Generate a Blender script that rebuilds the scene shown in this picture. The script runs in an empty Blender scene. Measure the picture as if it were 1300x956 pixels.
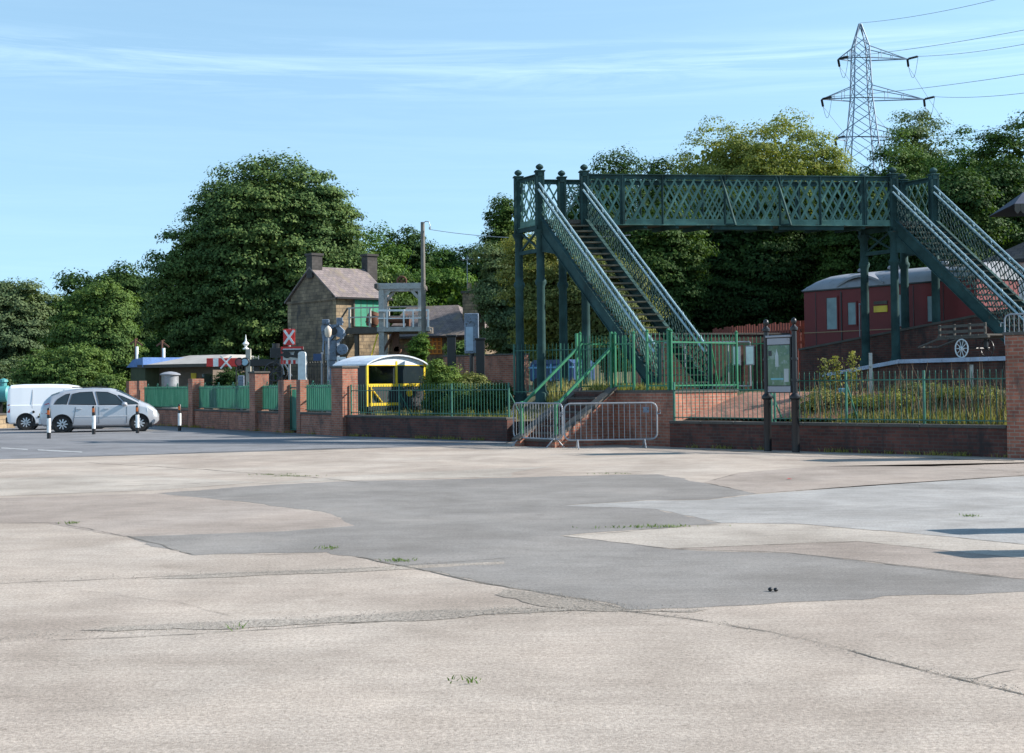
import bpy, bmesh, math, random
import numpy as np
from mathutils import Vector, Matrix
R = math.radians
rnd = random.Random(7)
scene = bpy.context.scene
COL = scene.collection

# ------------------------------------------------------------------ camera
F = 1800.0                      # focal length in pixels of the 1300 px wide photograph
PITCH, ROLL = R(1.766), R(-0.6)
cam_d = bpy.data.cameras.new('camera')
cam = bpy.data.objects.new('camera', cam_d); COL.objects.link(cam)
cam_d.sensor_fit = 'HORIZONTAL'; cam_d.sensor_width = 36.0; cam_d.lens = F/1300*36
cam_d.shift_y = -45/1300; cam_d.clip_end = 6000; cam_d.clip_start = 0.1
CAMROT = Matrix.Rotation(R(90)+PITCH, 3, 'X') @ Matrix.Rotation(ROLL, 3, 'Z')
CAMPOS = Vector((0, 0, 1.6))
cam.matrix_world = Matrix.Translation(CAMPOS) @ CAMROT.to_4x4()
scene.camera = cam

def ray(px, py): return CAMROT @ Vector(((px-650)/F, -(py-433)/F, -1))
def P(px, py, Y):
    d = ray(px, py); return CAMPOS + d*(Y/d.y)
def G(px, py, z=0.0):
    d = ray(px, py); return CAMPOS + d*((z-1.6)/d.z)
def proj(p):
    q = CAMROT.transposed() @ (Vector(p)-CAMPOS)
    return (650+F*q.x/-q.z, 433-F*q.y/-q.z)
def k_at(O, u, px, z=None):
    """distance along u from O at which the point shows at column px"""
    O = Vector(O); u = Vector(u)
    if z is not None: O = Vector((O.x, O.y, z))
    lo, hi = -30.0, 30.0
    f = lambda k: proj(O+u*k)[0]-px
    a, b = f(lo), f(hi)
    for _ in range(50):
        m = (lo+hi)/2
        if (f(m) > 0) == (b > 0): hi = m
        else: lo = m
    return (lo+hi)/2
def yz(px, py, Y): return P(px, py, Y).z

# ------------------------------------------------------------------ materials
def newmat(name):
    m = bpy.data.materials.new(name); m.use_nodes = True
    nt = m.node_tree; b = nt.nodes['Principled BSDF']
    return m, nt, b
def N(nt, t, **kw):
    n = nt.nodes.new(t)
    for k, v in kw.items():
        if k.startswith('_'): setattr(n, k[1:], v)
        else: n.inputs[k.replace('__', ' ')].default_value = v
    return n
def ramp(nt, fac, stops):
    r = nt.nodes.new('ShaderNodeValToRGB'); e = r.color_ramp.elements
    while len(e) < len(stops): e.new(0.5)
    for i, (p, c) in enumerate(stops):
        e[i].position = p; e[i].color = (*c, 1) if len(c) == 3 else c
    nt.links.new(fac, r.inputs[0]); return r.outputs[0]
def mix(nt, f, a, b, mode='MIX'):
    m = nt.nodes.new('ShaderNodeMix'); m.data_type = 'RGBA'; m.blend_type = mode
    for s, v in ((m.inputs[0], f), (m.inputs[6], a), (m.inputs[7], b)):
        if hasattr(v, 'links'): nt.links.new(v, s)
        else: s.default_value = v if isinstance(v, (int, float)) else (*v, 1)
    return m.outputs[2]
def coords(nt, kind='Object'):
    return nt.nodes.new('ShaderNodeTexCoord').outputs[kind]
def noise(nt, vec, scale, detail=4, rough=.55, dist=0.0, out='Fac'):
    n = N(nt, 'ShaderNodeTexNoise', Scale=scale, Detail=detail, Roughness=rough, Distortion=dist)
    nt.links.new(vec, n.inputs['Vector']); return n.outputs[out]
def mapping(nt, vec, scale=(1,1,1), rot=(0,0,0)):
    m = nt.nodes.new('ShaderNodeMapping'); m.inputs['Scale'].default_value = scale
    m.inputs['Rotation'].default_value = rot
    nt.links.new(vec, m.inputs['Vector']); return m.outputs[0]
def bump(nt, b, h, strength=.3, dist=.02):
    n = N(nt, 'ShaderNodeBump', Strength=strength, Distance=dist)
    nt.links.new(h, n.inputs['Height']); nt.links.new(n.outputs[0], b.inputs['Normal'])
_m = {}
def paint(name, c, rough=.5, metal=0.0, wear=None, var=.18, scale=6.0, amount=.42):
    """painted / weathered plain surface with soft variation and patches of wear"""
    if name in _m: return _m[name]
    m, nt, b = newmat(name); v = coords(nt)
    dark = tuple(x*(1-var) for x in c); light = tuple(min(1, x*(1+var)) for x in c)
    col = ramp(nt, noise(nt, v, scale*.5, 5, .6), [(.3, dark), (.7, light)])
    if wear:
        w = ramp(nt, noise(nt, v, scale*2.3, 6, .65, .4), [(1-amount, (0,0,0)), (1-amount+.08, (1,1,1))])
        col = mix(nt, w, col, wear)
    nt.links.new(col, b.inputs['Base Color'])
    b.inputs['Roughness'].default_value = rough; b.inputs['Metallic'].default_value = metal
    bump(nt, b, noise(nt, v, scale*8, 3), .12, .01)
    _m[name] = m; return m
def brickmat(name, cols, mortar, bw=.225, bh=.075, ms=.01, rough=.9, var=.5, stain=None):
    m, nt, b = newmat(name); v = coords(nt, 'UV')
    vd = nt.nodes.new('ShaderNodeVectorMath'); vd.operation = 'ADD'
    nz = noise(nt, v, 6, 2, out='Color')
    sc = nt.nodes.new('ShaderNodeVectorMath'); sc.operation = 'SCALE'; sc.inputs['Scale'].default_value = .012
    nt.links.new(nz, sc.inputs[0]); nt.links.new(v, vd.inputs[0]); nt.links.new(sc.outputs[0], vd.inputs[1])
    br = nt.nodes.new('ShaderNodeTexBrick'); nt.links.new(vd.outputs[0], br.inputs['Vector'])
    br.inputs['Scale'].default_value = 1; br.inputs['Mortar Size'].default_value = ms
    br.inputs['Brick Width'].default_value = bw; br.inputs['Row Height'].default_value = bh
    br.inputs['Color1'].default_value = (*cols[0], 1); br.inputs['Color2'].default_value = (*cols[1], 1)
    br.inputs['Mortar'].default_value = (*mortar, 1); br.inputs['Bias'].default_value = 0
    big = ramp(nt, noise(nt, v, 1.3, 5, .65), [(.3, (1-var,)*3), (.7, (1+var*.3,)*3)])
    col = mix(nt, 1.0, br.outputs['Color'], big, 'MULTIPLY')
    if stain:
        s = ramp(nt, noise(nt, mapping(nt, v, (1, .35, 1)), 2.2, 6, .7), [(.52, (0,0,0)), (.64, (.8,.8,.8))])
        col = mix(nt, s, col, stain)
    nt.links.new(col, b.inputs['Base Color']); b.inputs['Roughness'].default_value = rough
    bump(nt, b, br.outputs['Fac'], -.5, .01)
    return m
def leafmat(name, c1, c2, trans=.24, rough=.65, spec=.10):
    m, nt, b = newmat(name)
    g = nt.nodes.new('ShaderNodeNewGeometry')
    v = coords(nt)
    a = ramp(nt, g.outputs['Random Per Island'], [(0, c1), (1, c2)])
    bg = ramp(nt, noise(nt, v, .35, 3, .6), [(.35, (.72,.78,.8)), (.65, (1.22,1.12,.95))])
    col = mix(nt, 1.0, a, bg, 'MULTIPLY')
    oi = nt.nodes.new('ShaderNodeObjectInfo')
    col = mix(nt, 1.0, col, ramp(nt, oi.outputs['Random'], [(0, (.78,.84,.9)), (.5, (1,1,1)), (1, (1.28,1.2,.95))]), 'MULTIPLY')
    nt.links.new(col, b.inputs['Base Color']); b.inputs['Roughness'].default_value = rough
    b.inputs['Specular IOR Level'].default_value = spec
    t = nt.nodes.new('ShaderNodeBsdfTranslucent')
    tc = mix(nt, 1.0, col, (1.25, 1.35, .55), 'MULTIPLY'); nt.links.new(tc, t.inputs[0])
    ms = nt.nodes.new('ShaderNodeMixShader'); ms.inputs[0].default_value = trans
    nt.links.new(b.outputs[0], ms.inputs[1]); nt.links.new(t.outputs[0], ms.inputs[2])
    nt.links.new(ms.outputs[0], nt.nodes['Material Output'].inputs[0])
    return m
def glassmat(name, c=(.02,.03,.035), rough=.06):
    m, nt, b = newmat(name)
    b.inputs['Base Color'].default_value = (*c, 1); b.inputs['Roughness'].default_value = rough
    b.inputs['Specular IOR Level'].default_value = .8
    return m
def clear_glass(name, tint=(.8,.9,.9)):
    m, nt, b = newmat(name)
    g = N(nt, 'ShaderNodeBsdfGlossy', Roughness=.04); t = nt.nodes.new('ShaderNodeBsdfTransparent')
    t.inputs[0].default_value = (*tint, 1)
    fr = N(nt, 'ShaderNodeFresnel', IOR=1.5)
    ms = nt.nodes.new('ShaderNodeMixShader')
    nt.links.new(fr.outputs[0], ms.inputs[0]); nt.links.new(t.outputs[0], ms.inputs[1]); nt.links.new(g.outputs[0], ms.inputs[2])
    nt.links.new(ms.outputs[0], nt.nodes['Material Output'].inputs[0])
    return m

# ------------------------------------------------------------------ mesh builder
class MB:
    def __init__(s, M=None): s.v = []; s.f = []; s.M = M or Matrix.Identity(4)
    def add(s, vs, fs):
        o = len(s.v); s.v += [s.M @ Vector(v) for v in vs]; s.f += [tuple(i+o for i in f) for f in fs]; return s
    def box(s, x0, x1, y0, y1, z0, z1, bev=0.0):
        if x0 > x1: x0, x1 = x1, x0
        if y0 > y1: y0, y1 = y1, y0
        if z0 > z1: z0, z1 = z1, z0
        if bev <= 0:
            return s.add([(x0,y0,z0),(x1,y0,z0),(x1,y1,z0),(x0,y1,z0),(x0,y0,z1),(x1,y0,z1),(x1,y1,z1),(x0,y1,z1)],
                  [(0,3,2,1),(4,5,6,7),(0,1,5,4),(1,2,6,5),(2,3,7,6),(3,0,4,7)])
        bm = bmesh.new(); bmesh.ops.create_cube(bm, size=1)
        for v in bm.verts: v.co = Vector((x0+(v.co.x+.5)*(x1-x0), y0+(v.co.y+.5)*(y1-y0), z0+(v.co.z+.5)*(z1-z0)))
        bmesh.ops.bevel(bm, geom=bm.edges[:], offset=bev, segments=1, affect='EDGES')
        bm.verts.index_update(); s.add([v.co.copy() for v in bm.verts], [[v.index for v in f.verts] for f in bm.faces]); bm.free(); return s
    def bar(s, p, q, w, h=None, up=(0,0,1)):
        """rectangular bar from p to q; w across, h in the up direction"""
        h = h or w; p = Vector(p); q = Vector(q); d = (q-p)
        if d.length < 1e-6: return s
        d.normalize(); up = Vector(up)
        a = d.cross(up)
        if a.length < 1e-4: a = d.cross(Vector((1,0,0)))
        a.normalize(); b = a.cross(d).normalized()
        c = [(-w/2,-h/2),(w/2,-h/2),(w/2,h/2),(-w/2,h/2)]
        vs = [p+a*x+b*y for x,y in c]+[q+a*x+b*y for x,y in c]
        return s.add(vs, [(0,1,2,3),(7,6,5,4),(0,4,5,1),(1,5,6,2),(2,6,7,3),(3,7,4,0)])
    def tube(s, p, q, r, n=8, r2=None):
        r2 = r if r2 is None else r2; p = Vector(p); q = Vector(q); d = (q-p)
        if d.length < 1e-6: return s
        d.normalize(); a = d.orthogonal().normalized(); b = d.cross(a)
        vs = []
        for c, rr in ((p, r), (q, r2)):
            vs += [c+(a*math.cos(2*math.pi*i/n)+b*math.sin(2*math.pi*i/n))*rr for i in range(n)]
        fs = [(i, (i+1)%n, n+(i+1)%n, n+i) for i in range(n)]
        fs += [tuple(range(n-1,-1,-1)), tuple(range(n, 2*n))]
        return s.add(vs, fs)
    def path(s, pts, r, n=8):
        for a, b in zip(pts, pts[1:]): s.tube(a, b, r, n)
        return s
    def lathe(s, c, prof, n=16, axis='Z'):
        """prof: list of (radius, height) along the axis from c"""
        c = Vector(c); vs = []
        for r_, h in prof:
            for i in range(n):
                t = 2*math.pi*i/n; x, y = r_*math.cos(t), r_*math.sin(t)
                vs.append(c+(Vector((x,y,h)) if axis=='Z' else Vector((x,h,y)) if axis=='Y' else Vector((h,x,y))))
        fs = []
        for k in range(len(prof)-1):
            for i in range(n): fs.append((k*n+i, k*n+(i+1)%n, (k+1)*n+(i+1)%n, (k+1)*n+i))
        fs += [tuple(range(n-1,-1,-1)), tuple(range((len(prof)-1)*n, len(prof)*n))]
        return s.add(vs, fs)
    def prism(s, poly, d, axis='Y', c=0.0):
        """extrude a 2D outline; axis Y: outline in x,z, from y=c to c+d"""
        n = len(poly)
        def pt(a, b, t):
            return (a, t, b) if axis=='Y' else (a, b, t) if axis=='Z' else (t, a, b)
        vs = [pt(a,b,c) for a,b in poly]+[pt(a,b,c+d) for a,b in poly]
        fs = [tuple(range(n)), tuple(range(2*n-1,n-1,-1))]+[(i, n+i, n+(i+1)%n, (i+1)%n) for i in range(n)]
        return s.add(vs, fs)
    def quad(s, a, b, c, d): return s.add([a,b,c,d], [(0,1,2,3)])
    def sphere(s, c, r, n=12, m=8, sc=(1,1,1)):
        return s.lathe(c, [(max(1e-4, r*math.sin(math.pi*k/m)*sc[0]), -r*math.cos(math.pi*k/m)*sc[2]) for k in range(m+1)], n)
    def ring(s, c, R_, r, axis='Y', n=24, m=6):
        c = Vector(c); pts = []
        for i in range(n+1):
            t = 2*math.pi*i/n; x, y = R_*math.cos(t), R_*math.sin(t)
            pts.append(c+(Vector((x,0,y)) if axis=='Y' else Vector((0,x,y)) if axis=='X' else Vector((x,y,0))))
        return s.path(pts, r, m)

def finish(name, vs, fs, m, parent=None, smooth=False, loc=None):
    me = bpy.data.meshes.new(name); me.from_pydata([tuple(v) for v in vs], [], fs)
    bm = bmesh.new(); bm.from_mesh(me); bmesh.ops.recalc_face_normals(bm, faces=bm.faces)
    uvl = bm.loops.layers.uv.new('UVMap')
    for f in bm.faces:
        n = f.normal; f.smooth = smooth
        if abs(n.z) > .93: a = Vector((1,0,0)); b = Vector((0,1,0))
        else:
            a = Vector((-n.y, n.x, 0)).normalized(); b = n.cross(a)
            if b.z < 0: b = -b
        for l in f.loops: l[uvl].uv = (l.vert.co.dot(a), l.vert.co.dot(b))
    bm.to_mesh(me); bm.free()
    if smooth:
        try: me.set_sharp_from_angle(angle=R(38))
        except Exception: pass
    me.materials.append(m)
    o = bpy.data.objects.new(name, me); COL.objects.link(o)
    if parent: o.parent = parent
    return o
def _abs(o):
    v = Vector((0,0,0))
    while o is not None: v += o.location; o = o.parent
    return v
def part(name, mb, m, parent=None, smooth=False, world=True, label=None):
    """world=True: the mesh was laid out in world coordinates (things without rotation)"""
    if parent is not None and world:
        off = _abs(parent); vs = [v-off for v in mb.v]
        o = finish(name, vs, mb.f, m, parent, smooth)
    elif parent is None:                      # single-mesh thing: origin at its base
        V = mb.v; base = Vector((sum(v.x for v in V)/len(V), sum(v.y for v in V)/len(V), min(v.z for v in V)))
        o = finish(name, [v-base for v in V], mb.f, m, None, smooth); o.location = base
    else: o = finish(name, mb.v, mb.f, m, parent, smooth)
    if label: o['label'] = label
    return o
def tag(o, label, cat, group=None):
    o['label'] = label; o['category'] = cat
    if group: o['group'] = group
    return o
def thing(name, label, cat, loc=(0,0,0), rz=0.0, group=None):
    o = bpy.data.objects.new(name, None); COL.objects.link(o); o.empty_display_size = .3
    o.location = loc; o.rotation_euler = (0,0,rz); return tag(o, label, cat, group)
def struct(name, mb, m, smooth=False):
    o = finish(name, mb.v, mb.f, m, None, smooth); o['kind'] = 'structure'; return o
def dup(root, loc, rz=0.0, label=None, scale=None):
    r = root.copy(); COL.objects.link(r); r.location = loc; r.rotation_euler = (0,0,rz)
    if scale: r.scale = scale
    if label: r['label'] = label
    for ch in list(root.children):
        c = ch.copy(); COL.objects.link(c); c.parent = r
        for g in list(ch.children):
            d = g.copy(); COL.objects.link(d); d.parent = c
    return r
def frame(O, u):
    """local x along u (horizontal), y to the back-left of it, z up"""
    u = Vector((u[0], u[1], 0)).normalized(); n = Vector((-u.y, u.x, 0)); O = Vector(O)
    return Matrix(((u.x, n.x, 0, O.x), (u.y, n.y, 0, O.y), (0, 0, 1, O.z), (0, 0, 0, 1)))

# ------------------------------------------------------------------ colours
M = {}
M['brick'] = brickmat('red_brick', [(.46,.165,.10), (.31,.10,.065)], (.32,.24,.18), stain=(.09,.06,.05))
M['brick_dark'] = brickmat('shaded_brick', [(.165,.052,.036), (.085,.032,.026)], (.10,.072,.06), stain=(.025,.02,.02))  # brick darkened to put the shade of the sunless walls into its colour
M['coping'] = paint('coping_stone', (.085,.075,.065), .9, wear=(.20,.18,.13), amount=.38)
M['stone'] = brickmat('sandstone_blocks', [(.42,.31,.19), (.28,.205,.125)], (.17,.13,.09), .42, .19, .014, var=.6, stain=(.10,.08,.06))
M['stone_dark'] = brickmat('shaded_sandstone', [(.30,.22,.14), (.19,.14,.095)], (.13,.10,.075), .42, .19, .014, var=.6, stain=(.06,.05,.045))  # darker copy of the sandstone; the gable's shade is in its colour
M['slate'] = brickmat('stone_slates', [(.27,.215,.205), (.20,.165,.16)], (.10,.085,.085), .3, .22, .012, var=.4, stain=(.24,.19,.13))
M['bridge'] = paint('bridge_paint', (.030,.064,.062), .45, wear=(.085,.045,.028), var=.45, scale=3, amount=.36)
M['lattice'] = paint('lattice_paint', (.11,.20,.165), .5, wear=(.11,.055,.032), var=.45, scale=3, amount=.38)
M['rail_steel'] = paint('handrail_paint', (.32,.44,.48), .35, wear=(.09,.09,.08), var=.2, amount=.3)
M['tread'] = paint('stair_tread', (.15,.135,.10), .8, wear=(.07,.06,.05), amount=.4)
M['green'] = paint('bright_green_paint', (.018,.155,.07), .4, wear=(.02,.10,.05), var=.2, amount=.3)
M['fence'] = paint('railing_green_paint', (.018,.115,.08), .45, wear=(.13,.17,.14), var=.3, amount=.38)
M['black'] = paint('black_paint', (.009,.009,.011), .4)
M['galv'] = paint('galvanised_steel', (.30,.31,.33), .5, .4, wear=(.2,.2,.21))
M['white'] = paint('white_paint', (.78,.79,.78), .5, wear=(.5,.48,.42), amount=.2)
M['red'] = paint('red_paint', (.62,.025,.02), .4)
M['timber'] = paint('grey_timber', (.42,.40,.37), .85, wear=(.2,.18,.15), var=.25)
M['timber_dark'] = paint('dark_timber', (.10,.085,.07), .85, wear=(.05,.04,.035))
M['rust'] = paint('rusty_iron', (.16,.07,.04), .8, wear=(.07,.035,.025))
M['yellow'] = paint('yellow_paint', (.75,.52,.02), .45, wear=(.35,.2,.03), amount=.2)
M['grey_blue'] = paint('blue_grey_paint', (.16,.20,.26), .5, wear=(.06,.065,.07), var=.35, amount=.45)
M['maroon'] = paint('maroon_paint', (.15,.010,.010), .6, wear=(.10,.008,.008), amount=.3, scale=1.5)
M['roofgrey'] = paint('roof_grey', (.27,.28,.31), .6, wear=(.2,.19,.19), scale=1.5)
M['felt'] = paint('grey_felt', (.36,.34,.32), .9, wear=(.27,.26,.25), scale=1.5)
M['glass'] = glassmat('dark_glass')
M['clear'] = clear_glass('clear_glass')
M['blind'] = paint('pale_blind', (.22,.30,.31), .6)
M['blue'] = paint('blue_paint', (.025,.06,.15), .45)
M['orange_wood'] = paint('orange_window_paint', (.65,.22,.03), .5)
M['bark'] = paint('bark', (.085,.065,.05), .95, wear=(.14,.12,.09), var=.4)
M['steelblue'] = paint('pylon_steel', (.20,.25,.32), .55, .3)
M['wire'] = paint('wire', (.12,.12,.13), .6)
M['mesh_panel'] = None
def panelmat():
    m, nt, b = newmat('faded_green_board'); v = coords(nt, 'UV')
    c = ramp(nt, noise(nt, mapping(nt, v, (1.2,.25,1)), 4, 6, .7), [(.3, (.07,.18,.14)), (.5, (.12,.26,.21)), (.72, (.24,.33,.29))])
    nt.links.new(c, b.inputs['Base Color']); b.inputs['Roughness'].default_value = .6
    t = nt.nodes.new('ShaderNodeBsdfTranslucent'); nt.links.new(mix(nt, 1.0, c, (2,2.1,2), 'MULTIPLY'), t.inputs[0])
    ms = nt.nodes.new('ShaderNodeMixShader'); ms.inputs[0].default_value = .45
    nt.links.new(b.outputs[0], ms.inputs[1]); nt.links.new(t.outputs[0], ms.inputs[2])
    nt.links.new(ms.outputs[0], nt.nodes['Material Output'].inputs[0]); return m
M['mesh_panel'] = panelmat()

for q_ in ('bridge','lattice','tread'):
    b_ = M[q_].node_tree.nodes['Principled BSDF']; b_.inputs['Specular IOR Level'].default_value = .12; b_.inputs['Roughness'].default_value = .75
# ------------------------------------------------------------------ light and sky
SUN_AZ = math.atan2(.997, .06)         # clockwise from +Y (away from the camera) towards +X
SUN_EL = R(31)
w = bpy.data.worlds.new('World'); scene.world = w; w.use_nodes = True
nt = w.node_tree; bg = nt.nodes['Background']
sky = nt.nodes.new('ShaderNodeTexSky'); sky.sky_type = 'NISHITA'; sky.sun_disc = False
sky.sun_elevation = SUN_EL; sky.sun_rotation = SUN_AZ; sky.altitude = 50
sky.air_density = 1.0; sky.dust_density = .0; sky.ozone_density = 1.3
tc = nt.nodes.new('ShaderNodeTexCoord').outputs['Generated']
lift = nt.nodes.new('ShaderNodeVectorMath'); lift.operation = 'MULTIPLY_ADD'      # clear, even sky down to the horizon
lift.inputs[1].default_value = (1, 1, .62); lift.inputs[2].default_value = (0, 0, .20); nt.links.new(tc, lift.inputs[0])
lnm = nt.nodes.new('ShaderNodeVectorMath'); lnm.operation = 'NORMALIZE'; nt.links.new(lift.outputs[0], lnm.inputs[0]); nt.links.new(lnm.outputs[0], sky.inputs[0])
# thin streaks of high cloud low over the horizon
sp = nt.nodes.new('ShaderNodeSeparateXYZ'); nt.links.new(tc, sp.inputs[0])
mp = mapping(nt, tc, (1.6, 1.6, 30), (0, R(.6), 0)); n1 = noise(nt, mp, 2.2, 8, .68, .9)
c1 = ramp(nt, n1, [(.42, (0,0,0)), (.72, (1,1,1))])
band = ramp(nt, sp.outputs['Z'], [(.10, (.05,)*3), (.195, (.06,)*3), (.212, (.34,)*3), (.228, (.34,)*3), (.240, (.03,)*3), (.5, (.03,)*3)])
cl = mix(nt, 1.0, c1, band, 'MULTIPLY')
skyt = mix(nt, 1.0, sky.outputs[0], (1.06, 1.12, 1.0), 'MULTIPLY')
skyc = mix(nt, cl, skyt, (4.6, 5.9, 6.6))
nt.links.new(skyc, bg.inputs[0]); bg.inputs[1].default_value = .14
sd = bpy.data.lights.new('sun', 'SUN'); sd.energy = 4.9; sd.angle = R(.55); sd.color = (1, .945, .86)
sun = bpy.data.objects.new('sun', sd); COL.objects.link(sun)
SD = Vector((math.sin(SUN_AZ)*math.cos(SUN_EL), math.cos(SUN_AZ)*math.cos(SUN_EL), math.sin(SUN_EL)))
sun.rotation_euler = SD.to_track_quat('Z', 'Y').to_euler(); sun.location = (40, 30, 40)
scene.view_settings.view_transform = 'Standard'; scene.view_settings.look = 'None'
scene.view_settings.gamma = 1; scene.view_settings.exposure = 0.85
# ================================================================== GROUND
def groundmat(name, c1, c2, c3, speck=.35, streak=0.0, patch=1.0, cracks=False):
    m, nt, b = newmat(name); v = coords(nt)
    big = noise(nt, v, .22*patch, 6, .62, .6)
    col = ramp(nt, big, [(.3, c1), (.5, c2), (.72, c3)])
    mid = ramp(nt, noise(nt, v, 1.7, 7, .7), [(.3, (.84,.83,.82)), (.68, (1.1,1.1,1.1))])
    col = mix(nt, 1.0, col, mid, 'MULTIPLY')
    fine = ramp(nt, noise(nt, v, 38, 3, .8), [(.3, (1-speck,)*3), (.7, (1+speck*.6,)*3)])
    col = mix(nt, 1.0, col, fine, 'MULTIPLY')
    st = noise(nt, v, 160, 1, .5)
    col = mix(nt, 1.0, col, ramp(nt, st, [(.32, (.72,.7,.68)), (.44, (1,1,1)), (.62, (1,1,1)), (.72, (1.25,1.25,1.22))]), 'MULTIPLY')
    if streak:
        s = ramp(nt, noise(nt, mapping(nt, v, (.5, 5, 1), (0,0,R(24))), 3.2, 5, .7), [(.4, (1-streak,)*3), (.6, (1.05,)*3)])
        col = mix(nt, 1.0, col, s, 'MULTIPLY')
    # dark stains and old oil marks
    s2 = ramp(nt, noise(nt, v, .9, 6, .75, 1.2), [(.62, (1,1,1)), (.74, (.74,.72,.7))])
    col = mix(nt, 1.0, col, s2, 'MULTIPLY')
    bl = noise(nt, v, .55, 3, .5, .3)      # broad bleached and dirty areas
    col = mix(nt, 1.0, col, ramp(nt, bl, [(.34, (.86,.85,.84)), (.5, (1,1,1)), (.66, (1.10,1.09,1.08))]), 'MULTIPLY')
    spk = noise(nt, v, 13, 2, .9)
    col = mix(nt, 1.0, col, ramp(nt, spk, [(.27, (.70,.68,.66)), (.36, (1,1,1))]), 'MULTIPLY')
    if cracks:
        vd = nt.nodes.new('ShaderNodeVectorMath'); vd.operation = 'ADD'
        nz = noise(nt, v, 1.1, 5, out='Color')
        nt.links.new(nz, vd.inputs[0]); nt.links.new(v, vd.inputs[1])
        vo = nt.nodes.new('ShaderNodeTexVoronoi'); vo.feature = 'DISTANCE_TO_EDGE'; vo.inputs['Scale'].default_value = .21
        nt.links.new(vd.outputs[0], vo.inputs['Vector'])
        ck = ramp(nt, vo.outputs['Distance'], [(0, (.45,.43,.4)), (.006, (.6,.58,.55)), (.011, (1,1,1))])
        brk = ramp(nt, noise(nt, v, .5, 3), [(.45, (0,0,0)), (.55, (1,1,1))])
        col = mix(nt, brk, col, mix(nt, 1.0, col, ck, 'MULTIPLY'))
    nt.links.new(col, b.inputs['Base Color']); b.inputs['Roughness'].default_value = .92
    b.inputs['Specular IOR Level'].default_value = .25
    bump(nt, b, noise(nt, v, 55, 4, .8), .5, .01)
    return m
M['concrete'] = groundmat('old_concrete', (.345,.285,.24), (.425,.36,.305), (.475,.415,.36), .42, .06)
M['pink'] = groundmat('pinkish_concrete', (.295,.245,.21), (.35,.295,.255), (.40,.345,.305), .3, .12)
M['pale'] = groundmat('pale_blue_grey_concrete', (.30,.285,.27), (.36,.345,.33), (.405,.39,.375), .25, .16)
M['cream'] = groundmat('cream_concrete', (.36,.315,.27), (.43,.38,.33), (.48,.43,.38), .3, .12)
M['tarmac'] = groundmat('worn_tarmac', (.20,.184,.170), (.242,.224,.208), (.282,.262,.243), .3, .06)
M['road'] = groundmat('road_tarmac', (.165,.165,.175), (.20,.20,.21), (.225,.225,.235), .2, .04)
M['gravel'] = groundmat('loose_gravel', (.27,.235,.20), (.35,.305,.26), (.42,.375,.33), .6, 0)
M['crack'] = paint('crack_dirt', (.13,.115,.095), .95, wear=(.21,.19,.16), scale=14)
M['earth'] = groundmat('dry_earth', (.10,.085,.05), (.13,.115,.06), (.09,.11,.04), .5, 0)

_lay = [0]
def sheet(name, pix, m, z, jag=.0, seed=1, pts=None):
    _lay[0] += 1; z = .0015+.00015*_lay[0]      # thin stacked skins, no two in one plane
    """flat sheet on the ground whose outline is given by picture points, edges roughened"""
    rr = random.Random(seed)
    g = [G(x, y, z) for x, y in pix] if pts is None else [Vector(p) for p in pts]
    out = []
    for a, b in zip(g, g[1:]+g[:1]):
        L = (b-a).length; n = max(1, int(L/.12)) if jag else 1
        nrm = Vector((-(b-a).y, (b-a).x, 0)); nrm = nrm.normalized() if nrm.length else nrm
        w_ = 0.0
        for i in range(n):
            t = i/n; w_ = w_*.7+rr.uniform(-jag, jag)*1.5; env = min(1, 4*t, 4*(1-t))
            out.append(a.lerp(b, t)+nrm*w_*env)
    bm = bmesh.new(); vs = [bm.verts.new(p) for p in out]
    f = bm.faces.new(vs); bmesh.ops.triangulate(bm, faces=[f], ngon_method='EAR_CLIP')
    if sum(t.calc_area()*(1 if t.normal.z > 0 else -1) for t in bm.faces) < 0: bmesh.ops.reverse_faces(bm, faces=bm.faces)
    mb = MB(); bm.verts.index_update(); mb.add([v.co for v in bm.verts], [[v.index for v in f.verts] for f in bm.faces]); bm.free()
    return struct(name, mb, m)
def seam(name, pix, m, z, width, jag=.03, seed=1):
    _lay[0] += 1; z = .0015+.00015*_lay[0]      # thin stacked skins, no two in one plane
    """a long ragged joint or crack following picture points"""
    rr = random.Random(seed); g = [G(x, y, z) for x, y in pix]; ctr = []
    for a, b in zip(g, g[1:]):
        n = max(2, int((b-a).length/.12))
        for i in range(n): ctr.append(a.lerp(b, i/n))
    ctr.append(g[-1]); mb = MB(); L = []; off = 0
    for i, c in enumerate(ctr):
        d = (ctr[min(i+1, len(ctr)-1)]-ctr[max(i-1, 0)]).normalized(); n = Vector((-d.y, d.x, 0))
        off = off*.85+rr.uniform(-jag, jag); w_ = width*(.65 if width < .1 else 1)*rr.uniform(.2, 1.2)
        if i in (0, len(ctr)-1): w_ = .002
        L.append((c+n*(off+w_/2), c+n*(off-w_/2)))
    vs = [p for ab in L for p in ab]
    mb.add(vs, [(2*i, 2*i+1, 2*i+3, 2*i+2) for i in range(len(L)-1)])
    return struct(name, mb, m)

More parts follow.
